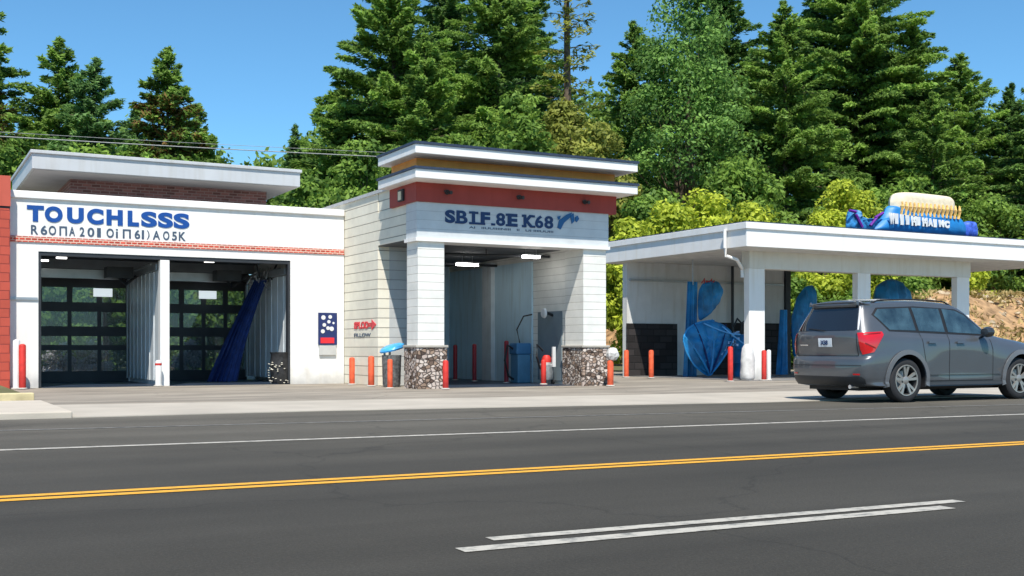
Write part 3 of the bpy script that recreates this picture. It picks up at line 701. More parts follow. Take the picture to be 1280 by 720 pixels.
t_ = thing('vacuum_cover', 'blue leaf shaped vinyl cover in the second canopy bay, just left of the car', 'cover', (pts[0][0], Y2, 0))
b, _ = puffy([(x, max(z, .03)) for x, z in pts], Y2, .16); b.build('cover_body', blue_cloth, t_, smooth=True)
drape('d', (at(985, 350, Y2)[0], Y2 + .2, 2.2), (at(984, 470, Y2)[0], Y2 + .2, .03), .3, .5, '', '', blue_cloth, 4, .06).build('cover_skirt', blue_cloth, t_, smooth=True)
Y3 = 29.2
pts = O(Y3, (1092, 470), (1092, 380), (1094, 362), (1102, 352), (1114, 348), (1126, 352), (1134, 362), (1137, 380), (1137, 470))
t_ = thing('vacuum_cover', 'wide blue domed vinyl cover seen above the car roof in the third canopy bay', 'cover', (pts[0][0], Y3, 0))
b, _ = puffy([(x, max(z, .03)) for x, z in pts], Y3, .3); b.build('cover_body', blue_cloth, t_, smooth=True)

# roof sign
Yr = 26.6
def Q(*uv): return O(Yr, *uv)
t_ = thing('roof_sign', 'brush shaped roof sign, cream bristles above a blue lettered base, on the canopy roof', 'sign', (at(1140, 280, Yr)[0], Yr, 4.41))
b, P = puffy(Q((1114, 268), (1112, 252), (1116, 242), (1130, 240), (1160, 243), (1185, 246), (1191, 252), (1192, 270), (1150, 272)), Yr, .3, amp=0); b.build('bristle_block', mat('cream_foam', (.76, .66, .48), .8, var=.12, scale=6, bump=.4, bscale=14), t_, smooth=True)
b = MB()
for k in range(15):
    u = 1117 + k * 5.1; a = at(u, 260 + k * .4, Yr)
    b.tube([(a[0], Yr - .31, a[2] - .25), (a[0] + .02, Yr - .36, a[2] + .02), (a[0] + .05, Yr - .31, a[2] + .17)], [.055, .05, .03], 6)
b.split('bristle', mat('golden_bristle', (.72, .45, .14), .7, var=.35, scale=9), t_)
pts = Q((1086, 290), (1092, 281), (1102, 270), (1107, 258), (1113, 257), (1120, 265), (1150, 266), (1185, 270), (1196, 272), (1205, 282), (1206, 296), (1150, 294))
b, _ = puffy([(x, max(z, 4.42)) for x, z in pts], Yr - .05, .3, amp=.05); b.build('sign_base', mat('sign_blue', (.015, .2, .52), .45, var=.2, scale=3), t_, smooth=True)
fR = lambda x, z, t: (x, Yr - .37 - t, z)
for i, ch in enumerate('WIIIMIMAINC'):
    a = gx(1111 + i * 6.9, Yr - .37); text(ch, a, a + (.235 if ch not in 'I' else .15), 4.84 + .02 * (i % 2), 5.2 - .012 * i, fR, white_pl, t_, offset=.09, ext=.03)
b, _ = puffy([(x, max(z, 4.42)) for x, z in Q((1057, 288), (1059, 270), (1063, 262), (1070, 262), (1075, 271), (1086, 277), (1098, 272), (1092, 290))], Yr, .18, amp=.3)
b.build('splash_end', mat('splash_blue', (.03, .2, .45), .5, var=.6, scale=8), t_, smooth=True)
b = MB()
for (u0, v0, u1, v1) in ((1070, 268, 1078, 284), (1088, 282, 1096, 272), (1094, 272, 1104, 266), (1194, 275, 1203, 284), (1062, 263, 1070, 265)):
    a, c = at(u0, v0, Yr - .22), at(u1, v1, Yr - .22); b.tube([a, c], .045, 6)
b.split('purple_trim', mat('purple_trim', (.16, .02, .3), .5), t_)
b, _ = puffy([(x, max(z, 4.42)) for x, z in Q((1200, 296), (1201, 280), (1209, 276), (1218, 278), (1220, 286), (1220, 298))], Yr, .18, amp=.2)
b.build('splash_end', mat('violet_blue', (.05, .12, .55), .5, var=.5, scale=8), t_, smooth=True)

# ================================================================= BOLLARDS AND SMALL THINGS
def bollard(u, v, h, label, m=orange, r=.06, cap=None, grp='red and orange bollards', Y=None):
    X, Yg = (gx(u, Y), Y) if Y else ground(u, v)
    t = thing('bollard', label, 'bollard', (X, Yg, .012), grp)
    MB().lathe([(r, 0), (r, h - r * .6), (r * .8, h - r * .2), (r * .3, h)], 18, 'z', (X, Yg, .012)).build('post', m, t, smooth=True)
    MB().lathe([(r + .035, 0), (r + .03, .02), (r + .003, .025)], 16, 'z', (X, Yg, .012)).build('footing', concrete, t, smooth=True)
    if cap: MB().lathe([(r + .004, h * .8), (r + .004, h * .88)], 16, 'z', (X, Yg, .012)).build('reflective_band', cap, t)
    return t
bollard(28, 482, 1.0, 'bright red bollard in front of the white pier at the far left', redp, .075, Y=27.6)
bollard(20.5, 482, 1.1, 'white bollard between the red block pier and the bright red bollard', white_pl, .075, Y=27.75)
bollard(198, 476, .62, 'short white bollard at the centre post of the white two-bay building', white_pl, .075, cap=redp, Y=28.1)
bollard(440, 0, .68, 'orange bollard nearest the white building, leftmost of three along the cream side wall', orange, .07, Y=27.0)
bollard(464, 0, .72, 'orange bollard under the red arrow sign, middle of three along the side wall', orange, .075, Y=25.6)
bollard(487.5, 0, .66, 'orange bollard in front of the grey bin with the blue lid', orange, .06, Y=24.0)
bollard(557, 487, .64, 'red bollard at the right edge of the left stone based pillar', redp, .065)
bollard(679.5, 481, .62, 'red bollard standing in the right half of the self serve bay mouth', redp, .065)
bollard(763, 483, .62, 'orange bollard with a crumpled white bag on top, right of the right stone pillar', orange, .075)
maroon = mat('dark_red_post', (.3, .02, .03), .5)
bollard(569, 0, 1.0, 'dark red post by the pale blue back wall inside the self serve bay', maroon, .06, Y=29.3)
bollard(593, 0, 1.02, 'dark red post near the white pilaster inside the self serve bay', maroon, .06, Y=28.0)
bollard(633, 0, 1.1, 'dark red post beside the blue machine inside the self serve bay', maroon, .06, Y=26.3)
bollard(783, 468, .85, 'orange bollard at the left end of the dark tiled canopy wall', orange, .075, Y=29.5)
bollard(814, 469, .85, 'orange bollard in front of the dark tiles, second from the left under the canopy', orange, .075, Y=28.5)
bollard(913, 477, .95, 'tall red bollard in front of the blue fan shaped cover', redp, .07, Y=24.6)
bollard(955, 476, .85, 'red bollard just right of the first canopy column', redp, .07, Y=24.9)
bollard(961, 476, .86, 'white bollard touching the red one beside the first canopy column', white_pl, .06, Y=25.0)
X, Y = ground(763, 483)
b = MB().lathe([(.02, 0), (.1, .03), (.15, .1), (.16, .18), (.1, .27), (.03, .3)], 14, 'z', (X + .06, Y, .62))
for i, v in enumerate(b.v): b.v[i] = tuple(c + random.uniform(-.02, .02) for c in v)
tag(b.build('bag', mat('white_bag', (.62, .6, .57), .7, var=.25, scale=12)), 'crumpled white bag on top of the orange bollard by the right stone pillar', 'bag')
# crumpled bag on column
q = (21.3, 25.45)
b = MB().lathe([(.17, 0), (.2, .06), (.205, .2), (.19, .4), (.2, .55), (.17, .75), (.15, .9), (.1, .98), (.05, 1.02)], 24, 'z', (q[0], q[1], .015))
for i, v in enumerate(b.v): a = math.atan2(v[1] - q[1], v[0] - q[0]); k = 1 + .06 * math.sin(a * 5 + v[2] * 9) + .03 * math.sin(a * 9 - v[2] * 20); b.v[i] = (q[0] + (v[0] - q[0]) * k, q[1] + (v[1] - q[1]) * k, v[2])
tag(b.build('sack', mat('white_sack', (.65, .64, .62), .7, var=.15, scale=7)), 'tall crumpled white sack leaning on the foot of the first canopy column', 'sack').data.polygons.foreach_set('use_smooth', [True] * len(b.f))

# bin with blue lid in the alcove
X, Y = gx(489.5, 25.2), 25.2
t = thing('bin', 'grey waste bin with a tilted light blue lid beside the left stone pillar', 'bin', (X, Y, .012))
MB().lathe([(.19, 0), (.21, .05), (.23, .7), (.235, .74)], 20, 'z', (X, Y, .012)).build('bin_body', mat('speckled_grey', (.13, .13, .13), .7, var=.6, scale=14), t, smooth=True)
b = MB().lathe([(.28, 0), (.3, .04), (.28, .1), (.17, .15), (.02, .16)], 20, 'z')
ca, sa = math.cos(R(-14)), math.sin(R(-14))
b.v = [(X + x * ca - z * sa * 1, Y + y, .86 + x * -sa + z * ca) for x, y, z in b.v]; b.build('lid', mat('sky_blue_plastic', (.06, .35, .72), .35, var=.25, scale=5), t, smooth=True)
MB().box(X - .02, X + .02, Y + .1, Y + .14, .72, .9).box(X - .2, X - .16, Y - .02, Y + .02, .72, .85).build('lid_bracket', grey_metal, t)
# machine in the self serve bay
X, Y = 14.35, 26.2
t = thing('wash_machine', 'blue wash control machine with hoses against the right wall of the self serve bay', 'machine', (X, Y, .014))
MB().box(X - .18, X + .2, Y - .2, Y + .2, .014, .75).build('cabinet', mat('teal_cabinet', (.1, .25, .38), .5, var=.15), t, bevel=.02)
MB().box(X - .22, X + .22, Y - .22, Y + .22, .75, 1.05).build('hood', mat('machine_blue', (.06, .2, .38), .5, var=.2), t, bevel=.04)
MB().tube([(X - .22, Y, .9), (X - .4, Y - .05, 1.0), (X - .48, Y - .05, .6), (X - .35, Y, .2), (X - .2, Y, .1)], .03).tube([(X, Y, 1.0), (X - .1, Y, 1.4), (X + .1, Y, 1.75), (X + .35, Y, 1.8)], .02).build('hose', black_pl, t)
# vacuum near right pillar
X, Y = 14.42, 24.95
t = thing('vacuum_cart', 'small wheeled vacuum with red cap and hoses by the right stone pillar', 'vacuum', (X, Y, .014))
MB().lathe([(.16, .12), (.18, .16), (.18, .5), (.12, .56)], 18, 'z', (X, Y, 0)).build('tank', mat('grey_steel', (.4, .42, .42), .35, metal=.5, var=.3, scale=9), t, smooth=True)
MB().lathe([(.12, .56), (.12, .66), (.07, .74)], 14, 'z', (X, Y, 0)).build('motor_cap', redp, t, smooth=True)
for dx, dy in ((-.13, -.1), (.13, -.1), (0, .14)):
    MB().lathe([(.06, -.02), (.06, .02)], 12, 'x', (X + dx, Y + dy, .074)).build('wheel', rubber, t)
MB().tube([(X - .18, Y, .4), (X - .34, Y - .1, .7), (X - .3, Y - .05, 1.0), (X - .1, Y, .85)], .025).tube([(X + .1, Y - .1, .12), (X + .12, Y - .05, .8)], .015).build('hose', black_pl, t)
MB().box(X + .06, X + .14, Y - .22, Y - .16, .45, .95).build('paper_tube', white_pl, t)
# black bin with white flowers
X, Y = 8.62, 28.5
t = thing('planter', 'black barrel planter of white flowers at the right edge of the white building bays', 'planter', (X, Y, .014))
MB().lathe([(.2, 0), (.22, .04), (.24, .5), (.22, .74), (.25, .8)], 20, 'z', (X, Y, .014)).build('tub', mat('black_tub', (.03, .03, .032), .6, var=.5, scale=12), t, smooth=True)
b = MB()
for k in range(70):
    a, z = random.uniform(0, 6.28), random.uniform(.02, .55); rr = .25 + .04 * random.random()
    x, y = X - .02 + rr * math.cos(a), Y + rr * math.sin(a) * .9
    b.lathe([(.004, 0), (.028, .014), (.004, .024)], 6, 'z', (x, y, z))
b.split('flower', mat('white_flower', (.75, .72, .62), .7, var=.25, scale=20), t)

# ================================================================= THE CAR
paint = mat('grey_car_paint', (.085, .092, .102), .32, metal=.25, var=.03, coat=.9, spec=.5)
trim = mat('car_grey_cladding', (.035, .037, .04), .5, var=.06)
tint = mat('tinted_glass', (.012, .014, .018), .05, var=.02, spec=.8, coat=.5)
side_tint = mat('side_glass', (.03, .055, .065), .04, var=.8, scale=3.2, spec=1., coat=.8)  # teal blotches in the colour stand in for reflections and the interior
chrome = mat('silver_trim', (.7, .7, .72), .25, metal=.8, var=.03)
lens = mat('red_lens', (.55, .008, .012), .12, var=.1, coat=1)
seam = mat('seam_black', (.012, .012, .014), .6)
tyre = mat('tyre', (.022, .022, .024), .75, var=.1)
alloy = mat('alloy', (.33, .32, .30), .35, metal=.5, var=.05)
RA, WB = .375, 2.85
def car():
    # control net, +y half; level order bottom centre -> side -> roof centre
    def st(*p): return [Vector(q) for q in p]
    S = [
     st((-.60,0,.26),(-.86,0,.27),(-.97,0,.36),(-1.0,0,.55),(-.99,0,.72),(-.95,0,.78),(-.98,0,1.02),(-.96,0,1.19),(-.76,0,1.56),(-.76,0,1.655),(-.62,0,1.70)),
     st((-.60,0,.26),(-.86,.35,.27),(-.97,.38,.36),(-1.0,.40,.55),(-.985,.40,.72),(-.945,.40,.78),(-.975,.40,1.02),(-.955,.38,1.19),(-.755,.33,1.56),(-.755,.32,1.65),(-.60,0,1.70)),
     st((-.60,0,.26),(-.82,.66,.27),(-.92,.70,.36),(-.95,.74,.55),(-.94,.74,.72),(-.90,.72,.78),(-.93,.72,1.02),(-.91,.67,1.19),(-.72,.56,1.55),(-.72,.54,1.64),(-.55,0,1.70)),
     st((-.55,0,.25),(-.70,.80,.27),(-.82,.86,.36),(-.84,.89,.55),(-.84,.89,.72),(-.81,.87,.80),(-.83,.86,1.02),(-.80,.79,1.20),(-.62,.64,1.52),(-.60,.58,1.63),(-.45,0,1.705)),
     st((-.45,0,.24),(-.50,.84,.26),(-.58,.905,.36),(-.60,.93,.55),(-.60,.93,.75),(-.58,.915,.88),(-.60,.90,1.04),(-.58,.83,1.18),(-.46,.68,1.50),(-.44,.59,1.635),(-.35,0,1.715)),
     st((-.1,0,.23),(-.1,.85,.25),(-.1,.92,.36),(-.1,.945,.55),(-.1,.95,.75),(-.1,.935,.90),(-.1,.91,1.04),(-.1,.85,1.13),(-.1,.70,1.51),(-.1,.60,1.65),(-.1,0,1.725)),
     st((.4,0,.22),(.4,.85,.24),(.4,.92,.34),(.4,.935,.52),(.4,.935,.75),(.4,.925,.92),(.4,.905,1.03),(.4,.85,1.11),(.4,.71,1.53),(.4,.60,1.665),(.4,0,1.74)),
     st((1.0,0,.22),(1.0,.85,.24),(1.0,.915,.34),(1.0,.915,.50),(1.0,.92,.75),(1.0,.92,.92),(1.0,.90,1.02),(1.0,.85,1.10),(1.0,.71,1.53),(1.0,.59,1.66),(1.0,0,1.735)),
     st((1.6,0,.22),(1.6,.85,.24),(1.6,.915,.34),(1.6,.915,.50),(1.6,.92,.75),(1.6,.92,.92),(1.6,.90,1.01),(1.6,.85,1.09),(1.52,.70,1.47),(1.5,.58,1.60),(1.48,0,1.675)),
     st((2.1,0,.22),(2.1,.85,.24),(2.1,.92,.34),(2.1,.925,.50),(2.1,.93,.75),(2.1,.925,.90),(2.1,.90,1.0),(2.1,.84,1.07),(1.95,.74,1.24),(1.93,.62,1.34),(1.88,0,1.42)),
     st((2.5,0,.22),(2.5,.85,.25),(2.5,.93,.35),(2.5,.945,.52),(2.5,.95,.75),(2.5,.93,.88),(2.5,.89,.96),(2.45,.81,1.03),(2.4,.72,1.06),(2.38,.55,1.10),(2.35,0,1.13)),
     st((3.0,0,.22),(3.0,.84,.25),(3.0,.93,.35),(3.0,.945,.52),(3.0,.945,.72),(3.0,.92,.84),(3.0,.86,.93),(3.0,.78,.98),(3.0,.68,1.01),(3.0,.5,1.035),(3.0,0,1.06)),
     st((3.3,0,.23),(3.4,.80,.25),(3.42,.88,.35),(3.45,.89,.52),(3.45,.88,.70),(3.42,.86,.80),(3.4,.80,.87),(3.38,.72,.92),(3.36,.62,.95),(3.36,.45,.97),(3.36,0,.99)),
     st((3.4,0,.24),(3.58,.62,.26),(3.64,.68,.35),(3.68,.70,.52),(3.68,.69,.68),(3.65,.67,.77),(3.6,.62,.83),(3.56,.55,.87),(3.52,.48,.895),(3.50,.35,.91),(3.5,0,.93)),
     st((3.45,0,.24),(3.66,0,.26),(3.73,0,.36),(3.77,0,.52),(3.77,0,.68),(3.73,0,.77),(3.68,0,.83),(3.63,0,.86),(3.58,0,.885),(3.55,0,.90),(3.53,0,.915))]
    for i_, r_ in enumerate(S):
        for j_, dz in ((4, .01), (5, .03), (6, .05), (7, .07), (8, .065), (9, .055), (10, .05)):
            f_ = .35 if (i_ < 4 and j_ < 8) else (.7 if i_ > 10 else 1)
            r_[j_].z += dz * f_ if not (i_ < 4 and j_ >= 8) else dz
    def cr(p, k, N):
        out = []
        for i in range(len(p) - 1):
            a, b_, c, d = p[max(i - 1, 0)], p[i], p[i + 1], p[min(i + 2, len(p) - 1)]
            for q in range(N):
                t = q / N
                out.append(.5 * ((2 * b_) + (c - a) * t + (2 * a - 5 * b_ + 4 * c - d) * t * t + (3 * b_ - a - 3 * c + d) * t ** 3))
        out.append(p[-1].copy()); return out
    rowsL = [cr(s, 0, 5) for s in S]; nL = len(rowsL[0])
    cols = [cr([r[j] for r in rowsL], 0, 6) for j in range(nL)]; nS = len(cols[0])
    bm = bmesh.new(); g = {}
    for side in (1, -1):
        for i in range(nS):
            for j in range(nL):
                p = cols[j][i]; y = max(0, p.y) * side
                if i in (0, nS - 1) or j in (0, nL - 1): y = 0
                g[side, i, j] = bm.verts.new((p.x, y, p.z))
        for i in range(nS - 1):
            for j in range(nL - 1):
                bm.faces.new([g[side, i, j], g[side, i + 1, j], g[side, i + 1, j + 1], g[side, i, j + 1]])
    bmesh.ops.remove_doubles(bm, verts=bm.verts, dist=.0008); bmesh.ops.recalc_face_normals(bm, faces=bm.faces)
    bvh = BVHTree.FromBMesh(bm)
    ex = Vector((15.0, 14.75, 0))       # rear axle centre on the road
    t = thing('parked_car', 'dark grey crossover car seen from behind on its right side, parked on the road edge', 'car', ex)
    def put(name, b, m, par=None, smooth=True, bev=0):
        me = bpy.data.meshes.new(name); b.to_mesh(me) if isinstance(b, bmesh.types.BMesh) else me.from_pydata([tuple(v) for v in b.v], [], b.f)
        if not isinstance(b, bmesh.types.BMesh):
            q = bmesh.new(); q.from_mesh(me); bmesh.ops.recalc_face_normals(q, faces=q.faces); q.to_mesh(me); q.free()
        if smooth: me.polygons.foreach_set('use_smooth', [True] * len(me.polygons)); me.set_sharp_from_angle(angle=R(35))
        me.materials.append(m); o = bpy.data.objects.new(name, me); C.objects.link(o); o.parent = par or t
        if bev: q = o.modifiers.new('b', 'BEVEL'); q.width = bev; q.segments = 2; q.limit_method = 'ANGLE'
        return o
    body = put('body', bm, paint)
    # wheel wells
    cb_ = MB()
    for x in (0, WB):
        for s in (-1, 1):
            cb_.lathe([(.435, .52), (.435, 1.2)] if s > 0 else [(.435, -1.2), (.435, -.52)], 48, 'y', (x, 0, RA + .005))
    cut = put('cutter', cb_, seam, smooth=False)
    body.data.materials.append(seam)
    md = body.modifiers.new('cut', 'BOOLEAN'); md.operation = 'DIFFERENCE'; md.solver = 'EXACT'; md.object = cut; md.material_mode = 'TRANSFER' if hasattr(md, 'material_mode') else 'INDEX'
    bpy.context.view_layer.update()
    me2 = bpy.data.meshes.new_from_object(body.evaluated_get(bpy.context.evaluated_depsgraph_get()))
    body.modifiers.clear(); body.data = me2; bpy.data.objects.remove(cut)
    me2.materials.clear(); me2.materials.append(paint); me2.materials.append(seam)
    for p in me2.polygons:
        c = p.center; d = min(math.hypot(c.x - x, c.z - RA - .005) for x in (0, WB))
        p.material_index = 1 if (d < .44 and abs(c.y) < .93 and (abs(abs(p.normal.y)) < .3 or abs(abs(c.y) - .52) < .02)) or c.z < .275 else 0
        p.use_smooth = True
    me2.set_sharp_from_angle(angle=R(32))
    # panels laid on the body: polygon in a plane, cut to a lattice, cast on to the skin
    def skin(name, polys, plane, m, off=.004, par=None, step=.05, thick=0.):
        """plane: (origin, a axis, b axis, direction)"""
        o_, a_, b_, d_ = [Vector(q) for q in plane]
        b = bmesh.new()
        for poly in polys:
            b.faces.new([b.verts.new((p[0], p[1], 0)) for p in poly])
        xs_ = [v.co.x for v in b.verts]; ys_ = [v.co.y for v in b.verts]
        for ax, lo, hi in ((0, min(xs_), max(xs_)), (1, min(ys_), max(ys_))):
            k = lo + step
            while k < hi:
                co = (k, 0, 0) if ax == 0 else (0, k, 0); no = (1, 0, 0) if ax == 0 else (0, 1, 0)
                bmesh.ops.bisect_plane(b, geom=b.verts[:] + b.edges[:] + b.faces[:], plane_co=co, plane_no=no); k += step
        for v in b.verts:
            p = o_ + a_ * v.co.x + b_ * v.co.y
            h, nrm, _, _ = bvh.ray_cast(p, d_)
            if h is None: h, nrm, _, _ = bvh.find_nearest(p + d_ * 1)
            if nrm.dot(d_) > 0: nrm = -nrm
            v.co = h + nrm * off
        if thick:
            r = bmesh.ops.extrude_face_region(b, geom=b.faces[:])
            for v in [q for q in r['geom'] if isinstance(q, bmesh.types.BMVert)]: v.co -= d_ * thick
        bmesh.ops.recalc_face_normals(b, faces=b.faces)
        # point outwards
        if not thick and sum(f.normal.dot(d_) * f.calc_area() for f in b.faces) > 0: bmesh.ops.reverse_faces(b, faces=b.faces)
        return put(name, b, m, par)
    def strips(lines, w_):
        out_ = []
        for L in lines:
            for (a, c) in zip(L[:-1], L[1:]):
                d = Vector((c[0] - a[0], c[1] - a[1])); n_ = Vector((-d.y, d.x)).normalized() * w_ / 2; e = d.normalized() * w_ * .3
                out_.append([(a[0] - n_.x - e.x, a[1] - n_.y - e.y), (c[0] - n_.x + e.x, c[1] - n_.y + e.y), (c[0] + n_.x + e.x, c[1] + n_.y + e.y), (a[0] + n_.x - e.x, a[1] + n_.y - e.y)])
        return out_
    arc = lambda x, r, a0, a1, n=22: [(x + r * math.cos(R(a0 + (a1 - a0) * i / n)), RA + r * math.sin(R(a0 + (a1 - a0) * i / n))) for i in range(n + 1)]
    for s in (-1, 1):
        pl = ((0, 2 * s, 0), (1, 0, 0), (0, 0, 1), (0, -s, 0))
        skin('window_surround', [[(-.60, 1.48), (-.34, 1.20), (.35, 1.18), (2.14, 1.13), (2.12, 1.165), (1.66, 1.52), (1.42, 1.60), (.4, 1.635), (-.46, 1.60)]], pl, seam, .003)
        skin('quarter_window', [[(-.56, 1.47), (-.32, 1.225), (.30, 1.215), (.26, 1.605), (-.43, 1.575)]], pl, side_tint, .007)
        skin('door_window', [[(.37, 1.212), (1.0, 1.195), (.98, 1.60), (.33, 1.61)]], pl, side_tint, .007)
        skin('door_window', [[(1.08, 1.193), (2.05, 1.16), (1.62, 1.50), (1.40, 1.575), (1.06, 1.60)]], pl, side_tint, .007)
        skin('door_seam', strips([[(.36, 1.19), (.42, .8), (.5, .42), (.55, .36)], [(1.04, 1.17), (1.03, .36)], [(2.08, 1.07), (2.12, .9), (2.12, .36)], [(.55, .36), (2.12, .36)]], .011), pl, seam, .003, step=.04)
        skin('rocker_cladding', [[(.5, .235), (2.36, .235), (2.36, .33), (2.3, .35), (.56, .35), (.5, .33)]], pl, trim, .012, thick=.006)
        skin('lower_crease', strips([[(.55, .46), (2.3, .46)]], .012), pl, chrome if False else trim, .009, thick=.004)
        for x in (0, WB):
            o1 = arc(x, .515, -12, 192); i1 = arc(x, .437, -12, 192)
            skin('arch_flare', [[o1[i], o1[i + 1], i1[i + 1], i1[i]] for i in range(len(o1) - 1)], pl, mat('flare_grey', (.13, .137, .147), .5, metal=.1, var=.03, coat=.3), .012, thick=.018)
        for x in (.5, 1.2):
            q = skin('door_handle', [[(x, 1.0), (x + .2, 1.0), (x + .19, 1.035), (x + .01, 1.035)]], pl, paint, .02, thick=.015)
        # roof rail
        b = MB(); pts = []
        for i in range(14):
            x = -.5 + 1.9 * i / 13; h, nn, _, _ = bvh.ray_cast(Vector((x, .60 * s, 3)), Vector((0, 0, -1)))
            pts.append((x, .60 * s, h.z + (.035 if 0 < i < 13 else -.005)))
        put('roof_rail', b.tube(pts, .014, 6), seam)
        # mirror
        y = .93 * s
        b = MB().lathe([(.01, -.1), (.06, -.085), (.085, -.02), (.08, .05), (.05, .07), (.01, .075)], 16, 'x', (0, 0, 0))
        b.v = [(1.86 + v[0], y + s * .1 + v[1] * 1.35, 1.2 + v[2] * 1.1) for v in b.v]
        b.tube([(1.9, .84 * s, 1.1), (1.88, .95 * s, 1.15)], .025)
        put('wing_mirror', b, mat('gloss_dark_shell', (.03, .035, .04), .25, coat=.8))
        # tail light: wraps the corner, cast diagonally
        dv = Vector((.62, -s * .78, 0)).normalized(); av = Vector((-dv.y, dv.x, 0)) * s
        pl2 = (Vector((-.78, .86 * s, 0)) - dv * 2, av * -1 if False else av, (0, 0, 1), dv)
        A = 1 if (Vector((-.78, .86 * s, 0)) + av).y * s > .86 else -1
        sx = lambda q: q * 1.0
        # +a runs towards the front of the car on both sides
        fwd = 1 if av.x > 0 else -1
        poly = [(-.20 * fwd, 1.17), (.20 * fwd, 1.19), (.23 * fwd, 1.14), (.06 * fwd, .85), (-.12 * fwd, .81), (-.17 * fwd, .97)]
        tl = skin('tail_light', [poly], pl2, lens, .012, step=.04)
        skin('light_bar', strips([[(-.10 * fwd, 1.14), (.17 * fwd, 1.165)], [(-.08 * fwd, 1.0), (.08 * fwd, .92)]], .016), pl2, mat('dark_red_bar', (.2, .005, .008), .3), .016, par=tl)
        # inner part of the lamp, on the tailgate corner
        skin('tail_light', [[(s * .76, .88), (s * .84, .85), (s * .86, 1.16), (s * .75, 1.16)]], ((-4, 0, 0), (0, 1, 0), (0, 0, 1), (1, 0, 0)), lens, .011, step=.04)
        # silver trim beside the rear glass, the pillar's white highlight painted into its colour
        plr = ((-4, 0, 0), (0, 1, 0), (0, 0, 1), (1, 0, 0))
        skin('pillar_highlight_trim', [[(s * .695, 1.22), (s * .715, 1.22), (s * .665, 1.40), (s * .58, 1.62), (s * .56, 1.62)]], plr, mat('pale_pillar_highlight', (.6, .6, .62), .35, var=.03), .008)
    plr = ((-4, 0, 0), (0, 1, 0), (0, 0, 1), (1, 0, 0))
    skin('rear_window', [[(-.66, 1.215), (.66, 1.215), (.68, 1.235), (.545, 1.62), (-.545, 1.62), (-.68, 1.235)]], plr, tint, .006)
    wsp = ((0, 0, 0), (0, 1, 0), (0, 0, 1), (-1, 0, 0))
    skin('windscreen', [[(-.70, 1.2), (.70, 1.2), (.56, 1.65), (-.56, 1.65)]], ((5, 0, 0), (0, 1, 0), (0, 0, 1), (-1, 0, 0)), tint, .006)
    skin('tailgate_seam', strips([[(-.72, .79), (.72, .79)], [(-.72, .79), (-.70, 1.16)], [(.72, .79), (.70, 1.16)]], .012), plr, seam, .003)
    skin('bumper_cladding', [[(-.82, .29), (.82, .29), (.84, .40), (.80, .44), (-.80, .44), (-.84, .40)]], plr, mat('black_bumper', (.025, .026, .028), .55), .008)
    skin('bumper_crease', strips([[(-.8, .63), (.8, .63)]], .014), plr, trim, .006)
    skin('spoiler', [[(-.56, 1.64), (.56, 1.64), (.55, 1.69), (-.55, 1.69)]], plr, paint, .03, thick=.04)
    pl_ = skin('number_plate', [[(-.20, .94), (.12, .94), (.12, 1.09), (-.20, 1.09)]], plr, mat('plate_white', (.7, .72, .74), .4), .014, thick=.006)
    text('X38', -.12, .05, .97, 1.05, lambda x, z, tt_: (15.0 - 1.005 - tt_ * .3, 14.75 - x - .06, z), navy_ink, pl_, name='plate_lettering', offset=.03, ext=.012)
    skin('badge_lettering', strips([[(.40, .97), (.60, .97)]], .022), plr, chrome, .006)
    skin('reflector', [[(-.78, .47), (-.66, .47), (-.66, .495), (-.78, .495)]], plr, lens, .01)
    skin('reflector', [[(.66, .47), (.78, .47), (.78, .495), (.66, .495)]], plr, lens, .01)
    skin('wiper', strips([[(0, 1.21), (.4, 1.25)]], .016), plr, seam, .016)
    put('exhaust', MB().tube([(-.7, -.55, .27), (-.93, -.55, .27)], .035, 12), chrome)
    put('underbody', MB().box(-.75, 3.45, -.6, .6, .2, .3).tube([(0, -.7, RA), (0, .7, RA)], .05), seam, smooth=False)
    skin('headlight', [[(-.86, .70), (-.55, .70), (-.5, .80), (-.82, .82)]], ((5, 0, 0), (0, 1, 0), (0, 0, 1), (-1, 0, 0)), chrome, .006)
    skin('headlight', [[(.86, .70), (.55, .70), (.5, .80), (.82, .82)]], ((5, 0, 0), (0, 1, 0), (0, 0, 1), (-1, 0, 0)), chrome, .006)
    skin('grille', [[(-.45, .5), (.45, .5), (.48, .76), (-.48, .76)]], ((5, 0, 0), (0, 1, 0), (0, 0, 1), (-1, 0, 0)), seam, .008)
